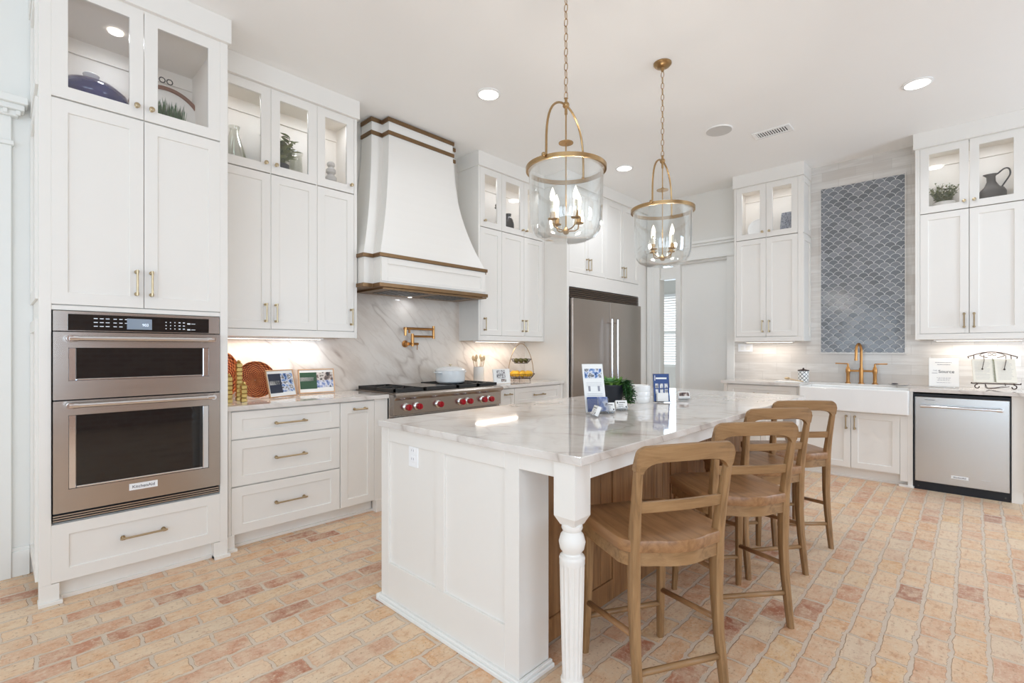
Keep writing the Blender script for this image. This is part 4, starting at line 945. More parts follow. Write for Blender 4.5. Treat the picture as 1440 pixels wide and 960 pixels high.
# ------------------------------------------------------------------ pendants
def make_pendant():
    p = thing('pendant_lantern', 'x', 'pendant light', (0, 0, 0), 'glass bell pendants over the island')
    zr, zt = 2.25, 2.60
    MB().lathe([(.062, 3.29), (.062, 3.282), (.050, 3.268), (.030, 3.262), (.012, 3.258), (.010, 3.235)], (0, 0, 0), (0, 0, 1), 28).obj('canopy', 'brass', p)
    m = MB(); z = 3.235; k = 0; L = .050
    while z-L > zt+.02:
        pts = []
        for i in range(14):
            t = 2*PI*i/14; a = .0095*math.cos(t); b = (L/2-.004)*math.copysign(abs(math.sin(t))**.7, math.sin(t))
            pts.append((a, 0, z-L/2+b) if k % 2 else (0, a, z-L/2+b))
        m.tube(pts, .0024, 6, True); z -= L-.010; k += 1
    m.tube([(0, 0, z), (0, 0, zt+.01)], .003, 6); m.obj('chain', 'brass', p)
    MB().sphere((0, 0, zt), .019, 14).lathe([(.008, zt+.016), (.008, zt+.035), (.012, zt+.037)], (0, 0, 0), (0, 0, 1), 12).lathe([(.008, zt-.05), (.008, zt-.015)], (0, 0, 0), (0, 0, 1), 12).obj('finial', 'brass', p)
    # hoop handle in the plane of local x
    R = .213; pts = []
    for i in range(25):
        t = PI*i/24; x = -.206*math.cos(t); zz = 2.27+(zt-2.27)*math.sin(t)**.62
        pts.append((x*(1 if abs(math.cos(t)) < .999 else 1.0), 0, zz))
    m = MB(); m.tube([(-.212, 0, 2.255)]+pts+[(.212, 0, 2.255)], .0062, 8)
    for s in (-1, 1): m.sphere((s*.232, 0, 2.258), .011, 10); m.tube([(s*.195, 0, 2.262), (s*.232, 0, 2.258)], .006, 8)
    m.obj('hoop', 'brass', p)
    m = MB(); n = 56
    prof = [(R-.006, zr-.011), (R+.005, zr-.011), (R+.006, zr+.011), (R-.004, zr+.013)]
    rings = [m.ring([(math.cos(2*PI*i/n)*r, math.sin(2*PI*i/n)*r, z_) for i in range(n)]) for r, z_ in prof]
    for a, b in zip(rings, rings[1:]+rings[:1]): m.bridge(a, b)
    m.obj('ring', 'brass', p)
    # glass bell
    prof = [(R-.009, zr+.02), (R-.012, zr-.06), (R-.014, zr-.20), (R-.018, zr-.29), (R-.030, zr-.335), (R-.055, zr-.368), (R-.10, zr-.388), (.05, zr-.396), (.001, zr-.397)]
    inner = [(r-.003 if r > .01 else .001, z_+(.003 if z_ < zr-.36 else 0)) for r, z_ in prof]
    m = MB(); m.lathe(prof+inner[::-1], (0, 0, 0), (0, 0, 1), 56, capb=False, capt=False); m.obj('glass_bell', 'bell', p)
    MB().lathe([(.040, 2.392), (.040, 2.396), (.020, 2.402), (.006, 2.412)], (0, 0, 0), (0, 0, 1), 24).obj('smoke_bell', 'brass', p)
    m = MB(); m.tube([(0, 0, zt-.04), (0, 0, 1.915)], .0042, 8); m.lathe([(.006, 1.895), (.014, 1.90), (.018, 1.912), (.014, 1.925), (.006, 1.935)], (0, 0, 0), (0, 0, 1), 14)
    m.obj('stem', 'brass', p)
    for k in range(4):
        t = PI/4+k*PI/2+.35; cx, cy = .088*math.cos(t), .088*math.sin(t); ux, uy = math.cos(t), math.sin(t)
        m = MB(); m.tube([(0, 0, 1.912), (ux*.03, uy*.03, 1.918), (ux*.06, uy*.06, 1.922), (ux*.082, uy*.082, 1.935), (cx, cy, 1.968)], .0036, 8)
        m.lathe([(.006, 1.963), (.024, 1.966), (.026, 1.971), (.014, 1.975), (.014, 2.002), (.0125, 2.004)], (cx, cy, 0), (0, 0, 1), 16); arm = m.obj('candle_arm', 'brass', p)
        MB().lathe([(.0115, 2.002), (.0115, 2.062)], (cx, cy, 0), (0, 0, 1), 14).obj('candle_sleeve', 'candle', arm)
        MB().lathe([(.006, 2.062), (.013, 2.074), (.0155, 2.088), (.012, 2.108), (.005, 2.128), (.001, 2.138)], (cx, cy, 0), (0, 0, 1), 14).obj('bulb', 'bulbglass', arm)
    return p
pp = make_pendant()
for i, ((x, y), lb) in enumerate([((-1.616, 2.133), 'brass and glass bell pendant nearer the camera, its canopy out of view'), ((-1.600, 3.235), 'brass and glass bell pendant farther away, nearer the sink wall')]):
    o = pp if i == 0 else copy_tree(pp); o.location = (x, y, 0); o.rotation_euler.z = math.radians(98); o['label'] = lb
    for k in range(4):
        t = PI/4+k*PI/2+.35+math.radians(98)
        d = bpy.data.lights.new('pendant_bulb_light', 'POINT'); d.energy = 4.2; d.color = (1, .93, .84); d.shadow_soft_size = .012
        l = bpy.data.objects.new('pendant_bulb_light', d); l.location = (x+.088*math.cos(t), y+.088*math.sin(t), 2.092); COL.objects.link(l)

# ------------------------------------------------------------------ ceiling fittings
names = {0: 'lit round recessed ceiling light between hood and near pendant', 1: 'lit round recessed ceiling light in front of the right-hand wall cabinet', 2: 'lit round recessed ceiling light behind the pendants above the refrigerator'}
for i, (x, y) in enumerate(CANS):
    area('can_light', (x, y, 3.27), (0, 0, 0), .13, .13, 8 if i == 0 else 17, SOFT, 'DISK', math.radians(150))
    lb = names.get(i, 'round recessed ceiling light on the ceiling outside the picture')
    c = thing('recessed_light', lb, 'ceiling light', (x, y, 3.29), 'recessed ceiling lights')
    MB().lathe([(.095, 3.2895), (.095, 3.284), (.078, 3.280), (.078, 3.2895)], (x, y, 0), (0, 0, 1), 32, capb=False, capt=False).obj('trim_ring', 'white', c)
    MB().lathe([(.077, 3.286), (.077, 3.283), (.01, 3.282)], (x, y, 0), (0, 0, 1), 32).obj('diffuser', 'lamp', c)
c = thing('ceiling_speaker', 'round flat ceiling speaker beside the air vent', 'speaker', (-1.709, 4.578, 3.29))
MB().lathe([(.118, 3.2895), (.118, 3.283), (.112, 3.281)], (-1.709, 4.578, 0), (0, 0, 1), 36).obj('bezel', 'ceil', c)
MB().lathe([(.110, 3.282), (.110, 3.2795)], (-1.709, 4.578, 0), (0, 0, 1), 36).obj('speaker_grille', 'speaker', c)
c = thing('air_vent', 'white slatted rectangular air vent in the ceiling', 'vent', (-1.361, 4.949, 3.29))
m = MB(); vx, vy = -1.361, 4.949
for a, b, c_, d in ((-.16, .16, -.085, -.055), (-.16, .16, .055, .085), (-.16, -.13, -.055, .055), (.13, .16, -.055, .055)): m.box(vx+a, vx+b, vy+c_, vy+d, 3.281, 3.2895)
m.obj('frame', 'white', c, bevel=.002); MB().box(vx-.13, vx+.13, vy-.055, vy+.055, 3.287, 3.2895).obj('backing', 'darkslot', c)
m = MB()
for i in range(13): m.box(vx-.125+i*.0205, vx-.125+i*.0205+.010, vy-.055, vy+.055, 3.282, 3.286)
m.obj('slats', 'white', c)

# ------------------------------------------------------------------ things on the counters
def leafm(m, base, dirv, L, W, droop=.25, fold=.15):
    d = Vector(dirv).normalized(); s = d.cross(Vector((0, 0, 1))); s = s.normalized() if s.length > .05 else Vector((1, 0, 0)); n = s.cross(d).normalized(); b = Vector(base)
    P = []
    for t, wd in ((0, .12), (.3, .85), (.6, 1), (.85, .55), (1, .05)):
        c = b+d*L*t-Vector((0, 0, 1))*droop*L*t*t; w2 = W*wd/2
        P.append((c+s*w2+n*fold*w2, c-Vector((0, 0, 0)), c-s*w2+n*fold*w2))
    th = n*.0012
    for sg in (0, 1):
        idx = [m.ring([tuple(q+th*sg) for q in tri]) for tri in P]
        for a, c in zip(idx, idx[1:]):
            m._q(a[0], a[1], c[1], c[0], True); m._q(a[1], a[2], c[2], c[1], True)
def rnd(a, b): return random.uniform(a, b)
# woven trays leaning on the splash
def tray(name, label, y, tall, r, xb, lean, rim):
    o = tag(bpy.data.objects.new(name, None), label, 'tray', 'woven trays leaning on the splash'); COL.objects.link(o)
    o.location = (xb, y, .9145); prof = [(.004, .0), (r*.3, .002), (r*.8, .004), (r*.93, .012), (r, .030), (r+.006, .032), (r+.004, .018), (r*.95, .0), (r*.8, -.006), (.004, -.008)]
    M4 = Matrix.Translation((0, 0, (r+.006)*tall*math.cos(lean))) @ Matrix.Rotation(PI/2-lean, 4, 'Y') @ Matrix.Diagonal((tall, 1, 1, 1))
    me = MB().lathe(prof, (0, 0, 0), (0, 0, 1), 40, capb=False, capt=False).obj('woven_disc', 'wicker', None); me.location = (0, 0, 0)
    # keep the weave centred on the disc
    zoff = min(v[2] for v in [(0, 0, -.008)]); me.parent = o; me.matrix_local = M4 @ Matrix.Translation((0, 0, 0))
    return o
tray('woven_tray', 'tall oval woven rattan tray half hidden behind the oven tower', 1.100, 1.45, .112, -3.925, math.radians(8), .02)
tray('woven_tray', 'round woven rattan tray with open weave, behind the gold towers', 1.290, 1.0, .128, -3.80, math.radians(14), .02)
for k, (x, y, h, lb) in enumerate([(-3.60, 1.060, .155, 'gold ribbed candle tower of medium height closest to the oven tower'), (-3.71, 1.155, .235, 'tallest gold ribbed candle tower in front of the woven tray'), (-3.60, 1.150, .090, 'shortest gold ribbed candle tower at the foot of the tallest')]):
    m = MB(); z = .9145; i = 0
    while z < .9145+h:
        m.box(x-.018, x+.018, y-.018, y+.018, z, z+.024); m.box(x-.014, x+.014, y-.014, y+.014, z+.024, z+.029); z += .029; i += 1
    c = thing('candle_tower', lb, 'candle holder', (x, y, .914), 'gold candle towers'); m.obj('column', 'gold', c, bevel=.002)
    MB().lathe([(.010, z), (.014, z+.006), (.010, z+.014), (.003, z+.02)], (x, y, 0), (0, 0, 1), 12).obj('finial', 'gold', c)
def easel_frame(name, label, p0, p1, h, lean, deco, mat='goldframe', bw=.008, cat='picture frame', group=None):
    """upright frame between bottom corners p0 -> p1 (seen left to right), leaning back by lean"""
    a, b = Vector((*p0, .9145)), Vector((*p1, .9145)); u = (b-a); W = u.length; u.normalize()
    n = u.cross(Vector((0, 0, 1)))  # faces the viewer
    up = (Vector((0, 0, 1))*math.cos(lean)-n*math.sin(lean)).normalized(); nn = u.cross(up)
    X = Matrix(((u.x, nn.x, up.x, a.x), (u.y, nn.y, up.y, a.y), (u.z, nn.z, up.z, a.z+.002+.008*math.sin(lean)), (0, 0, 0, 1)))
    o = thing(name, label, cat, tuple((a+b)/2), group); F = lambda *_: None
    m = MB()
    for q in ((0, W, 0, bw), (0, W, h-bw, h), (0, bw, bw, h-bw), (W-bw, W, bw, h-bw)): m.box(q[0], q[1], -.006, .006, q[2], q[3])
    fr_ = m.obj('frame', mat, o, bevel=.001, xf=X); MB().box(bw, W-bw, -.003, .002, bw, h-bw).obj('print', 'paper', o, xf=X)
    for nm, mt, x0, x1, z0, z1 in deco: MB().box(x0*W, x1*W, .002, .0032, z0*h, z1*h).obj(nm, mt, o, xf=X)
    m = MB(); m.box(W*.44, W*.56, -.010, -.006, h*.1, h*.8); m.obj('back_strut', 'rubber', o, xf=X)
    return o, X, W
easel_frame('photo_frame', 'copper frame with navy and group photo print, beside the woven tray', (-3.66, 1.342), (-3.755, 1.575), .205, math.radians(14),
   [('navy_block', 'navy', .06, .50, .16, .86), ('caption_strip', 'paper', .08, .44, .46, .60), ('group_photo', 'ph_crowd', .50, .94, .18, .86)])
easel_frame('photo_frame', 'copper frame with green and street photo print, nearer the range', (-3.87, 1.640), (-3.845, 1.925), .195, math.radians(10),
   [('green_block', 'greenprint', .04, .50, .18, .86), ('caption_strip', 'paper', .03, .42, .50, .66), ('street_photo', 'ph_room', .50, .96, .52, .86), ('blue_photo', 'ph_sky', .50, .96, .22, .52)])
easel_frame('photo_frame', 'white paper stand with grey photo between range and lemon stand', (-3.53, 3.46), (-3.53, 3.70), .150, math.radians(8),
   [('grey_photo', 'ph_grey', .2, .72, .35, .92), ('grey_strip', 'ph_room', .45, .75, .12, .3)], mat='paper')
# dutch oven
do = thing('dutch_oven', 'pale grey enamel dutch oven with lid on the right grate', 'pot', (-3.66, 3.0, .953))
MB().lathe([(.125, .953), (.138, .965), (.142, 1.04), (.142, 1.066)], (-3.66, 3.0, 0), (0, 0, 1), 36).obj('pot_body', 'enamel', do)
m = MB().lathe([(.146, 1.066), (.147, 1.072), (.125, 1.088), (.07, 1.104), (.01, 1.108)], (-3.66, 3.0, 0), (0, 0, 1), 36); l_ = m.obj('lid', 'white', do)
MB().lathe([(.006, 1.106), (.006, 1.114), (.015, 1.118), (.015, 1.126), (.004, 1.129)], (-3.66, 3.0, 0), (0, 0, 1), 16).obj('lid_knob', 'pull', l_)
for s in (-1, 1): MB().tube([(-3.66-.045, 3.0+s*.135, 1.05), (-3.66-.03, 3.0+s*.168, 1.052), (-3.66+.03, 3.0+s*.168, 1.052), (-3.66+.045, 3.0+s*.135, 1.05)], .008, 8).obj('side_handle', 'enamel', do)
# crock with wooden utensils
ck = thing('utensil_crock', 'white crock filled with wooden spoons behind the dutch oven', 'crock', (-3.84, 3.535, .914))
MB().lathe([(.052, .9145), (.056, .93), (.056, 1.06), (.052, 1.085), (.047, 1.085), (.050, 1.06), (.050, .93), (.01, .925)], (-3.84, 3.535, 0), (0, 0, 1), 28, capt=False).obj('crock_body', 'glaze', ck)
for k in range(6):
    t = k*1.05; x, y = -3.84+.018*math.cos(t), 3.535+.018*math.sin(t); x2, y2 = -3.84+.052*math.cos(t), 3.535+.062*math.sin(t)
    m = MB(); m.tube([(x, y, .93), (x2, y2, 1.14+.012*(k % 3))], .0045, 7); m.sphere((x2, y2, 1.165+.012*(k % 3)), .026, 10, 1.1, .35, .75)
    tag(m.obj('wooden_spoon', 'spoonwood'), 'pale wooden spoon standing in the white crock', 'spoon', 'wooden spoons in the crock')
# two-tier stand with lemons
bx, by = -3.72, 4.075
bk = thing('tiered_basket', 'two-tier wire stand with arched handle near the refrigerator', 'fruit stand', (bx, by, .914))
m = MB()
def wring(z, r, rr=.0028): m.tube([(bx+r*math.cos(2*PI*i/28), by+r*math.sin(2*PI*i/28), z) for i in range(28)], rr, 6, True)
for z, r in ((.945, .115), (.995, .155), (.970, .138)): wring(z, r)
for z, r in ((1.115, .075), (1.160, .115), (1.137, .10)): wring(z, r)
for k in range(20):
    t = 2*PI*k/20; m.tube([(bx+.115*math.cos(t), by+.115*math.sin(t), .945), (bx+.155*math.cos(t), by+.155*math.sin(t), .995)], .0016, 5)
    m.tube([(bx+.075*math.cos(t), by+.075*math.sin(t), 1.115), (bx+.115*math.cos(t), by+.115*math.sin(t), 1.160)], .0016, 5)
    if k % 2 == 0: m.tube([(bx, by, .945), (bx+.115*math.cos(t), by+.115*math.sin(t), .945)], .0016, 5); m.tube([(bx, by, 1.115), (bx+.075*math.cos(t), by+.075*math.sin(t), 1.115)], .0016, 5)
for k in range(3):
    t = 2*PI*k/3+.4; m.tube([(bx+.10*math.cos(t), by+.10*math.sin(t), .947), (bx+.11*math.cos(t), by+.11*math.sin(t), .9175)], .003, 6)
m.obj('wire_trays', 'rust', bk)
pts = [(bx-.05, by-.165, .985)]+[(bx-.05*math.cos(PI*i/16), by-.15*math.cos(PI*i/16)*(1.05-.35*math.sin(PI*i/16)), 1.0+.335*math.sin(PI*i/16)**.8) for i in range(17)]+[(bx+.05, by+.165, .985)]
MB().tube(pts, .0035, 7).obj('arched_handle', 'brass', bk)
for k in range(9):
    t = 2*PI*k/9; rr = .095; x, y, z = bx+rr*math.cos(t), by+rr*math.sin(t), .984
    m = MB(); m.lathe([(.002, -.044), (.010, -.040), (.028, -.026), (.036, 0), (.028, .026), (.010, .042), (.002, .048)], (x, y, z+.010), (math.cos(t*2), math.sin(t*2), .2), 14)
    tag(m.obj('lemon', 'lemon'), 'yellow lemon in the lower tray of the wire stand', 'lemon', 'lemons in the wire stand')
for k in range(6):
    t = 2*PI*k/6+.3; tag(MB().sphere((bx+.062*math.cos(t), by+.062*math.sin(t), 1.145), .026, 12).obj('lime', 'olive'), 'dark green lime in the upper tray of the wire stand', 'lime', 'limes in the wire stand')
# island things
def xfrot(loc, deg): return Matrix.Translation(loc) @ Matrix.Rotation(math.radians(deg), 4, 'Z')
def island_xf(x, y, deg, lean=0):
    """local x = along the print (viewer's right), -y = towards the viewer, z up"""
    return Matrix.Translation((x, y, .9145)) @ Matrix.Rotation(math.radians(deg), 4, 'Z') @ Matrix.Rotation(math.radians(-lean), 4, 'X')
bs = thing('brochure_stand', 'tall clear stand with white photo flyer and brochures left of the planter', 'brochure stand', (-1.50, 2.27, .914))
X = island_xf(-1.52, 2.285, 52, 17)
MB().box(-.062, .062, 0, .004, .0, .285).box(-.062, .062, -.045, -.042, .004, .075).box(-.062, .062, -.045, .0, .0, .004).obj('acrylic_holder', 'acrylic', bs, xf=X)
MB().box(-.060, .060, -.004, -.001, .004, .283).obj('flyer', 'paper', bs, xf=X)
MB().box(-.050, .050, -.0052, -.004, .200, .255).obj('house_photo', 'ph_crowd', bs, xf=X)
m = MB()
for u in (-.035, .02): m.box(u, u+.012, -.0052, -.004, .125, .155)
for i in range(4): m.box(-.045, .045, -.0052, -.004, .175-i*.007, .1755-i*.007)
for i in range(4): m.box(-.045, .045, -.0052, -.004, .110-i*.009, .1112-i*.009)
m.obj('printed_text', 'greyink', bs, xf=X)
MB().box(-.058, .0, -.038, -.030, .005, .085).obj('brochure', 'blueprint', bs, xf=X); MB().box(.004, .058, -.038, -.030, .005, .085).obj('brochure', 'ph_sky', bs, xf=X)
for (x, y, dg, lb, mt) in ((-1.455, 2.180, -38, 'small white card holder in front of the brochure stand', 'paper'), (-1.480, 2.345, 46, 'white card holder before the black planter, nearer the brochure stand', 'paper'), (-1.492, 2.500, 46, 'white card holder before the trailing greenery', 'paper'), (-1.478, 3.31, 46, 'small holder with dark cards at the far end of the island', 'ph_grey')):
    c = thing('card_holder', lb, 'card holder', (x, y, .914), 'business card holders on the island'); X = island_xf(x, y, dg, 24)
    wd = .035 if mt == 'paper' else .042
    MB().box(-wd, wd, .0, .003, 0, .052).box(-wd, wd, -.028, .0, 0, .003).box(-wd, wd, -.028, -.025, .003, .012).obj('holder', 'acrylic', c, xf=X)
    cd = MB().box(-wd+.002, wd-.002, -.020, -.001, .004, .055).obj('cards', 'paper', c, xf=X)
    if mt == 'paper':
        m = MB(); m.box(-.026, -.020, -.0205, -.020, .035, .046); m.box(-.014, .022, -.0205, -.020, .040, .044)
        for i in range(3): m.box(-.02, .01, -.0205, -.020, .016+i*.007, .0175+i*.007)
        m.box(.022, .029, -.0205, -.020, .010, .020); m.obj('printed_text', 'ink', cd, xf=X)
    else: MB().box(-.036, .036, -.0205, -.020, .022, .050).obj('dark_print', 'ph_room', cd, xf=X)
# planter
px, py = -1.66, 2.66
pl = thing('planter', 'black pot of succulents with trailing greenery on the island', 'potted plant', (px, py, .914))
m = MB(); R2 = .088
m.lathe([(.060, .9145), (.063, .92), (.071, .98), (.079, 1.035), (.081, 1.040), (.081, 1.050), (.075, 1.050), (.072, 1.035)], (px, py, 0), (0, 0, 1), 32, capt=False); m.obj('pot', 'pot', pl)
MB().lathe([(.073, 1.028), (.073, 1.038)], (px, py, 0), (0, 0, 1), 24).obj('soil', 'soil', pl)
m = MB()
vr = Vector((.7258, .6878, 0)); vf = Vector((.6878, -.7258, 0))     # local right / towards the room
c0 = Vector((px, py, 1.058))+vf*.045-vr*.025
for ly in range(4):
    for k in range(9): t = 2*PI*k/9+ly*.35; el = .25+ly*.32; leafm(m, c0, (math.cos(t)*math.cos(el), math.sin(t)*math.cos(el), math.sin(el)), .062-.009*ly, .034, .05, .3)
m.obj('rosette', 'succulent', pl)
m = MB()
for k in range(130):
    t = rnd(0, 2*PI); r = rnd(0, .07); b = (px+r*math.cos(t), py+r*math.sin(t), 1.038); leafm(m, b, (math.cos(t)*rnd(.2, .9), math.sin(t)*rnd(.2, .9), rnd(.5, 1.2)), rnd(.05, .085), .018, .2)
m.obj('spiky_foliage', 'leaf', pl)
m = MB()
for s in range(34):
    t = rnd(-.75, 1.0); d = (vr*math.cos(t)+vf*math.sin(t)); L = rnd(.05, .17); L = min(L, .125); d2 = d*rnd(.9, 1.35); P = [Vector((px, py, 1.05))+d*.05, Vector((px, py, 1.075))+d2*.090, Vector((px, py, 1.06-L*.4))+d2*.105, Vector((px, py, 1.06-L))+d2*rnd(.10, .12)]
    m.tube(P, .0014, 5)
    for j in range(26):
        q = j/26*3; i = int(q); f = q-i; c = P[i].lerp(P[i+1], f); a = rnd(0, 2*PI); leafm(m, c, (math.cos(a), math.sin(a), rnd(-.4, .5)), .021, .017, .2)
m.obj('trailing_foliage', 'leafdark', pl)
wb = thing('white_canister', 'white ribbed cylinder bowl behind the planter', 'bowl', (-1.64, 2.975, .914))
MB().lathe([(.060, .9145), (.068, .925), (.072, .95), (.071, .953), (.0725, .956), (.073, .985), (.072, .988), (.0735, .991), (.074, 1.025), (.070, 1.030), (.064, 1.028), (.06, .95)], (-1.64, 2.975, 0), (0, 0, 1), 36, capt=True).obj('vessel', 'white', wb)
bb = thing('brochure_stand', 'blue flyer in a small dark stand at the far side of the island', 'brochure stand', (-1.50, 3.05, .914))
X = island_xf(-1.525, 3.075, 44, 6) @ Matrix.Diagonal((.66, 1, 1, 1))
MB().box(-.080, .080, 0, .004, .005, .190).obj('flyer', 'blueprint', bb, xf=X)
MB().tube([(-.085, -.03, .004), (-.085, .006, .004), (-.082, .006, .19), (.082, .006, .19), (.085, .006, .004), (.085, -.03, .004)], .0022, 6).tube([(-.085, -.03, .004), (-.04, -.045, .004), (.04, -.045, .004), (.085, -.03, .004)], .0022, 6).obj('wire_stand', 'rust', bb, xf=X)
MB().box(-.058, .050, -.036, -.004, .006, .062).obj('card_stack', 'paper', bb, xf=X)
m = MB()
for i in range(3): m.box(-.062+i*.047, -.030+i*.047, -.0012, 0, .095, .125); m.box(-.062+i*.047, -.030+i*.047, -.0012, 0, .055, .088)
m.obj('product_photos', 'ph_grey', bb, xf=X); MB().box(-.068, -.062, -.0012, 0, .145, .180).box(-.055, .055, -.0012, 0, .155, .166).obj('flyer_title', 'paper', bb, xf=X)

# sink counter things
jr = thing('lidded_jar', 'small white jar with dark lattice pattern and lid on the sink counter', 'jar', (-1.36, 6.08, .914))
m = MB(); m.lathe([(.046, .9145), (.052, .925), (.053, 1.03), (.050, 1.036)], (0, 0, 0), (0, 0, 1), 28); o_ = m.obj('jar_body', 'jar', None)
o_.location = (0, 0, .0005); o_.parent = jr
MB().lathe([(.056, 1.036), (.056, 1.044), (.02, 1.050), (.006, 1.054), (.010, 1.062), (.004, 1.068)], (-1.36, 6.08, 0), (0, 0, 1), 28).obj('lid', 'rust', jr)
m = MB(); m.tube([(-1.50, 6.10, .940), (-1.42, 6.02, .932), (-1.33, 5.93, .926)], [.006, .005, .006], 8); m.sphere((-1.53, 6.125, .944), .030, 12, .5, 1, .8)
tag(m.obj('dish_brush', 'spoonwood'), 'wooden handled brush lying beside the lattice jar', 'brush')
m = MB(); m.box(-1.60, -1.34, 5.90, 6.08, .9145, .920); tag(m.obj('folded_towel', 'paper', bevel=.002), 'thin folded white towel under the wooden brush', 'towel')
sd = thing('soap_dish', 'small pale stone soap dish right of the faucet', 'soap dish', (-.54, 6.13, .914))
MB().lathe([(.05, .9145), (.085, .921), (.088, .925), (.06, .921), (.01, .919)], (-.54, 6.15, 0), (0, 0, 1), 28).obj('dish', 'tile', sd)
MB().sphere((-.575, 6.15, .927), .022, 12, .3, 1.2, .8).obj('stopper', 'ink', sd)
sg = thing('counter_sign', 'white printed sign in a clear stand above the dishwasher', 'sign', (-.20, 6.10, .914))
X = Matrix.Translation((-.205, 6.06, .9145)) @ Matrix.Rotation(math.radians(4), 4, 'Z') @ Matrix.Rotation(math.radians(-14), 4, 'X')
MB().box(-.108, .108, .0, .003, 0, .283).box(-.108, .108, -.05, 0, 0, .003).obj('acrylic_stand', 'acrylic', sg, xf=X); MB().box(-.105, .105, -.003, -.001, .003, .280).obj('sheet', 'paper', sg, xf=X)
def flat_text(body, X, x, z, size, mat, parent, y=-.0036, align='CENTER'):
    c = bpy.data.curves.new('lettering', 'FONT'); c.body = body; c.size = size; c.align_x = align; c.align_y = 'CENTER'; c.extrude = .0004; c.materials.append(M[mat])
    o = bpy.data.objects.new('lettering', c); COL.objects.link(o); off = Vector((0, 0, 0)); p = parent
    while p is not None: off += p.location; p = p.parent
    o = bake(o); Mx = Matrix.Translation(-off) @ X @ Matrix.Translation((x, y, z)) @ Matrix.Rotation(PI/2, 4, 'X'); o.parent = parent; o.matrix_local = Mx; return o
flat_text('Source', X, .018, .150, .040, 'ink', sg); flat_text('THE', X, -.062, .160, .016, 'greyink', sg)
m = MB(); m.box(-.085, -.045, -.0036, -.003, .134, .138)
for z, a, b in ((.235, -.06, .06), (.215, -.045, .045), (.09, -.05, .05), (.078, -.04, .04), (.066, -.045, .045), (.045, -.05, .05)):
    u = a
    while u < b: ww = rnd(.006, .018); m.box(u, min(b, u+ww), -.0036, -.003, z, z+.006 if z > .2 else z+.003); u += ww+.005
m.obj('printed_text', 'greyink', sg, xf=X)
# cookbook on wrought iron stand
cb = thing('cookbook_stand', 'scrolled wrought iron book stand on the counter at the right', 'book stand', (.125, 6.02, .914))
X = Matrix.Translation((.130, 5.99, .9145)) @ Matrix.Rotation(math.radians(10), 4, 'Z')
m = MB(); L = math.radians(20)
def bk(x, h, off=0): return (x, -.0+h*math.sin(L)+off*1.0, .055+h*math.cos(L))
for yy in (0, -.03): m.tube([(-.155, yy, .055), (.155, yy, .055)], .004, 7)
for k in range(7): m.tube([(-.15+k*.05, 0, .055), (-.15+k*.05, -.03, .055)], .003, 6)
m.tube([(-.155, -.03, .055), (-.155, -.03, .066)], .004, 6); m.tube([(.155, -.03, .055), (.155, -.03, .066)], .004, 6)
top = [bk(x, .255+.040*math.cos(x/.145*PI/2)-.0) for x in [-.145+.29*i/18 for i in range(19)]]
m.tube([bk(-.155, .235), bk(-.160, .250)]+top+[bk(.160, .250), bk(.155, .235)], .004, 7)
for s in (-1, 1):
    m.tube([bk(s*.12, .0), bk(s*.12, .12), bk(s*.12, .265)], .003, 6)
    m.tube([bk(s*(.03+.05*math.sin(t*PI/8)), .29-.05*t/8+0) for t in range(9)], .003, 6)
    m.tube([bk(s*(.015+.012*math.cos(t)), .272+.012*math.sin(t)) for t in [i*PI/5 for i in range(10)]], .0022, 6)
    P = []
    for i in range(14): t = i/13*1.6*PI; r = .020-.009*i/13; P.append((s*.115+r*math.cos(t+PI/2)*s*-1, -.02, .028+r*math.sin(t+PI/2)))
    m.tube([(s*.115, -.02, .055)]+P, .0042, 7)
m.tube([(-.05, .06, .05), (-.03, .10, .012), (.02, .13, .010), (.10, .15, .03), (.06, .13, .15), bk(.0, .23)], .003, 6)
m.tube([(-.06, 0, .055), (-.055, .03, .02), (-.03, .05, .005), (.10, .04, .03)], .003, 6)
m.obj('iron_frame', 'rust', cb, xf=X)
ob = thing('open_cookbook', 'open spiral-bound cookbook resting on the iron stand', 'book', (.13, 5.98, .97))
RX = X @ Matrix.Translation((0, -.001, .0595)) @ Matrix.Rotation(-L, 4, 'X')
MB().box(-.140, -.004, -.020, -.006, .0, .215).box(.004, .135, -.026, -.006, 0, .215).obj('page_block', 'book', ob, xf=RX)
m = MB()
for i in range(17): zz = .012+i*.0122; m.tube([(.0+.008*math.cos(t), -.020+.008*math.sin(t), zz) for t in [j*PI/4 for j in range(8)]], .0016, 5, True)
m.obj('spiral_binding', 'leafdark', ob, xf=RX)
m = MB()
for i in range(13): m.box(-.125, -.02-rnd(0, .03), -.0205, -.020, .03+i*.013, .0315+i*.013); m.box(.02, .12-rnd(0, .03), -.0265, -.026, .03+i*.013, .0315+i*.013)
m.obj('printed_text', 'greyink', ob, xf=RX)
for s, nm in ((-1, 'left'), (1, 'right')):
    m = MB(); m.tube([(s*.07+.015, -.004, .262), (s*.07+.010, -.028, .20), (s*.07-.008, -.034, .125)], .0022, 6); m.sphere((s*.07-.008, -.034, .118), .007, 8); m.obj('page_weight', 'rust', cb, xf=RX)

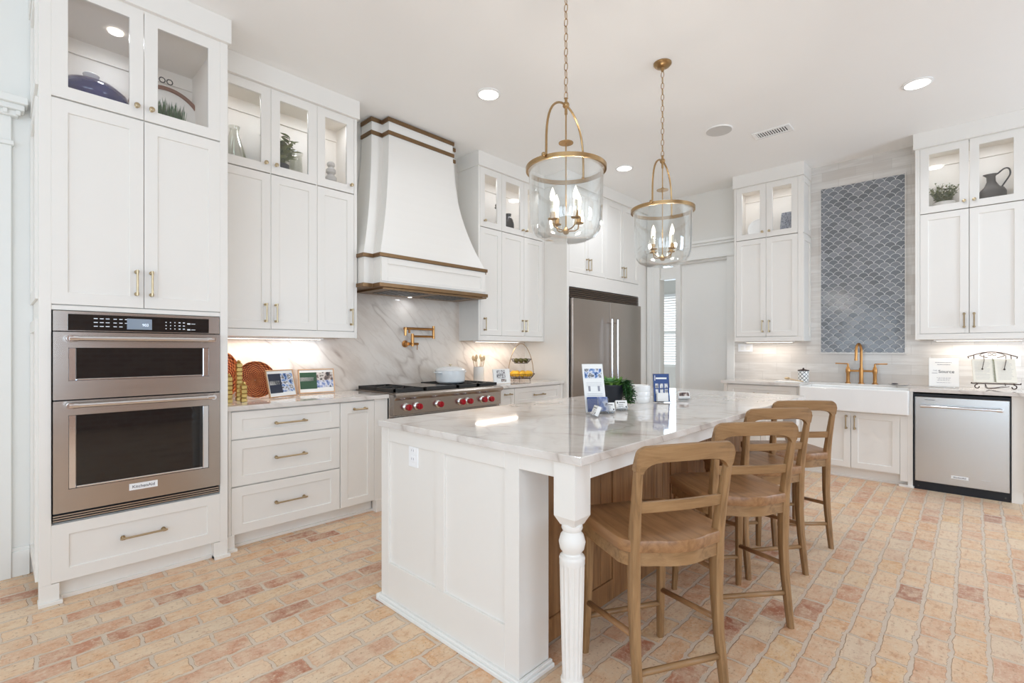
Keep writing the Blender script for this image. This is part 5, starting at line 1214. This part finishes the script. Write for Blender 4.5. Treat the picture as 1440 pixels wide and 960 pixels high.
# ------------------------------------------------------------------ things behind the cabinet glass
zA = 2.531+.008+.018+.0005; zT = 2.547+.018+.0005
o = thing('blue_dish', 'cobalt blue lidded dish with white foot in the tower cabinet', 'dish', (-3.62, .36, zT))
MB().lathe([(.10, zT), (.14, zT+.05), (.175, zT+.10), (.178, zT+.115), (.165, zT+.150), (.12, zT+.190), (.06, zT+.215), (.02, zT+.222)], (-3.62, .365, 0), (0, 0, 1), 36).obj('bowl', 'cobalt', o)
MB().lathe([(.02, zT+.218), (.03, zT+.226), (.038, zT+.250), (.030, zT+.258)], (-3.62, .365, 0), (0, 0, 1), 20).obj('finial', 'white', o)
o = thing('round_tray', 'round white tray with brown rim and scroll handle standing in tower cabinet', 'tray', (-3.80, .72, zT))
Xp = Matrix.Translation((-3.79, .757, zT+.205)) @ Matrix.Rotation(math.radians(80), 4, 'Y')
MB().lathe([(.195, -.008), (.205, .0), (.205, .018), (.185, .018), (.183, .006)], (0, 0, 0), (0, 0, 1), 44, capb=False, capt=False).obj('rim', 'brownwood', o, xf=Xp)
MB().lathe([(.196, -.006), (.190, .006), (.01, .004)], (0, 0, 0), (0, 0, 1), 36).obj('centre', 'glaze', o, xf=Xp)
m = MB()
for s in (-1, 1): m.tube([(-3.765, .745+s*(.020+.016*math.cos(t)), zT+.425+.016*math.sin(t)) for t in [i*PI/5 for i in range(11)]], .0035, 6)
m.obj('scroll_handle', 'iron', o)
o = thing('grass_planter', 'low pot of upright green grass in the tower cabinet', 'potted plant', (-3.56, .70, zT))
MB().box(-3.60, -3.52, .60, .80, zT, zT+.05).obj('trough', 'glaze', o, bevel=.004)
m = MB()
for k in range(260): leafm(m, (rnd(-3.59, -3.53), rnd(.61, .79), zT+.045), (rnd(-.15, .15), rnd(-.15, .15), 1), rnd(.10, .17), .005, .0)
m.obj('grass_blades', 'leafdark', o)
o = thing('glass_bottle', 'wide-bellied pale glass bottle in the wall cabinet beside the tower', 'bottle', (-3.84, 1.16, zA))
MB().lathe([(.085, zA), (.095, zA+.012), (.092, zA+.05), (.065, zA+.15), (.034, zA+.24), (.028, zA+.27), (.036, zA+.292), (.040, zA+.30), (.033, zA+.30), (.025, zA+.27), (.030, zA+.24), (.060, zA+.15), (.086, zA+.05), (.08, zA+.012), (.01, zA+.01)], (-3.84, 1.165, 0), (0, 0, 1), 32, capt=False).obj('vessel', 'vaseglass', o)
def potplant(name, label, x, y, z, pr, ph, potm, leafmat, n, hr, spread, L, W, cat='potted plant'):
    o = thing(name, label, cat, (x, y, z)); MB().lathe([(pr*.8, z), (pr*.95, z+ph*.3), (pr, z+ph), (pr*.9, z+ph), (pr*.88, z+ph*.85)], (x, y, 0), (0, 0, 1), 28).obj('pot', potm, o)
    m = MB()
    for k in range(n):
        t = rnd(0, 2*PI); sp = rnd(.0, spread); P0 = Vector((x+pr*.4*math.cos(t), y+pr*.4*math.sin(t), z+ph*.85)); P1 = P0+Vector((sp*math.cos(t)*hr, sp*math.sin(t)*hr, hr*rnd(.6, 1.05)))
        m.tube([P0, P0.lerp(P1, .5)+Vector((0, 0, .01)), P1], .0014, 5)
        for j in range(9):
            q = P0.lerp(P1, .25+.75*j/8); a = rnd(0, 2*PI); leafm(m, q, (math.cos(a), math.sin(a), rnd(.1, .9)), L*rnd(.7, 1.1), W, .2)
    m.obj('foliage', leafmat, o); return o
potplant('potted_sage', 'leafy green plant in a black ribbed pot behind cabinet glass', -3.80, 1.475, zA, .058, .105, 'pot', 'leafolive', 20, .22, .36, .085, .030)
o = thing('clear_vase', 'tall clear ribbed glass vase next to the black-potted plant', 'vase', (-3.86, 1.63, zA))
MB().lathe([(.035, zA), (.045, zA+.01), (.052, zA+.12), (.045, zA+.22), (.055, zA+.25), (.050, zA+.25), (.040, zA+.22), (.046, zA+.12), (.04, zA+.012), (.01, zA+.01)], (-3.86, 1.61, 0), (0, 0, 1), 28, capt=False).obj('vessel', 'vaseglass', o)
o = thing('bubble_vase', 'stacked-bubble white vase in the cabinet nearest the hood', 'vase', (-3.86, 1.83, zA))
m = MB(); pr_ = [(.02, 0)]
for k in range(4):
    r = (.040, .045, .038, .030)[k]; z0_ = (0, .062, .132, .190)[k]; hh = (.058, .066, .054, .046)[k]
    pr_ += [(r*.6, z0_+.002), (r, z0_+hh*.3), (r, z0_+hh*.7), (r*.6, z0_+hh)]
m.lathe([(r, zA+h) for r, h in pr_], (-3.80, 1.868, 0), (0, 0, 1), 28).obj('vessel', 'bubble', o)
# cabinet right of the hood
o = thing('dark_vase', 'dark jug with dried twigs behind glass right of the hood', 'vase', (-3.80, 3.93, zA))
MB().lathe([(.05, zA), (.065, zA+.05), (.065, zA+.12), (.05, zA+.17), (.028, zA+.20), (.035, zA+.23)], (-3.80, 3.95, 0), (0, 0, 1), 28).obj('vessel', 'black', o)
m = MB()
for k in range(9):
    t = rnd(-.6, .6); P0 = Vector((-3.80, 3.90, zA+.20)); P1 = P0+Vector((rnd(-.03, .03), -rnd(.02, .16), rnd(.02, .16))); m.tube([P0, P0.lerp(P1, .5), P1], .0035, 5)
    for j in range(5): m.sphere(tuple(P0.lerp(P1, .3+j*.16)+Vector((0, rnd(-.01, .01), rnd(-.01, .01)))), .012, 6)
m.obj('twigs', 'iron', o)
# sink wall, left cabinet
zS = zA
o = thing('oval_platter', 'white oval platter standing behind glass left of the mosaic', 'platter', (-1.86, 6.16, zS))
Xp = Matrix.Translation((-1.835, 6.15, zS+.122)) @ Matrix.Rotation(math.radians(82), 4, 'X') @ Matrix.Diagonal((1.0, 1, 1, 1))
MB().lathe([(.09, -.006), (.118, .006), (.124, .012), (.118, .014), (.09, .0), (.01, -.002)], (0, 0, 0), (0, 0, 1), 44).obj('plate', 'white', o, xf=Xp)
o = thing('crackle_vase', 'blue grey textured tapering vase behind glass left of the mosaic', 'vase', (-1.53, 6.13, zS))
m = MB(); m.loft([(-1.52, 6.12, zS, .082, .06), (-1.52, 6.12, zS+.12, .075, .055), (-1.52, 6.12, zS+.245, .062, .05)], 20, 4); m.obj('vessel', 'carved', o)
potplant('potted_herb', 'bushy green herb in a white bowl behind glass above the dishwasher', -.205, 6.10, zS, .080, .085, 'glaze', 'leafolive', 60, .165, .48, .032, .014)
o = thing('pewter_pitcher', 'dark faceted pitcher with curved handle in the cabinet at the right', 'pitcher', (.13, 6.13, zS))
m = MB(); cx_, cy_ = .118, 6.12
m.loft([(cx_, cy_, zS, .085, .06), (cx_, cy_, zS+.02, .092, .065), (cx_, cy_, zS+.11, .092, .065), (cx_, cy_, zS+.135, .082, .058), (cx_-.005, cy_, zS+.165, .050, .04), (cx_-.008, cy_, zS+.21, .030, .028), (cx_-.010, cy_, zS+.255, .030, .028), (cx_-.014, cy_, zS+.278, .050, .030)], 20, 2.6)
m.obj('vessel', 'pitcher', o)
ctl = [Vector(p) for p in ((cx_+.02, cy_, zS+.262), (cx_+.028, cy_, zS+.270), (cx_+.075, cy_, zS+.310), (cx_+.105, cy_, zS+.300), (cx_+.110, cy_, zS+.25), (cx_+.080, cy_, zS+.19), (cx_+.062, cy_, zS+.155), (cx_+.078, cy_, zS+.14), (cx_+.085, cy_, zS+.138))]
hp = []
for i in range(1, len(ctl)-2):
    for k in range(6):
        t = k/6; p0, p1, p2, p3 = ctl[i-1:i+3]
        hp.append(.5*((2*p1)+(p2-p0)*t+(2*p0-5*p1+4*p2-p3)*t*t+(3*p1-p0-3*p2+p3)*t**3))
MB().tube(hp, .0062, 8).obj('handle', 'black', o)
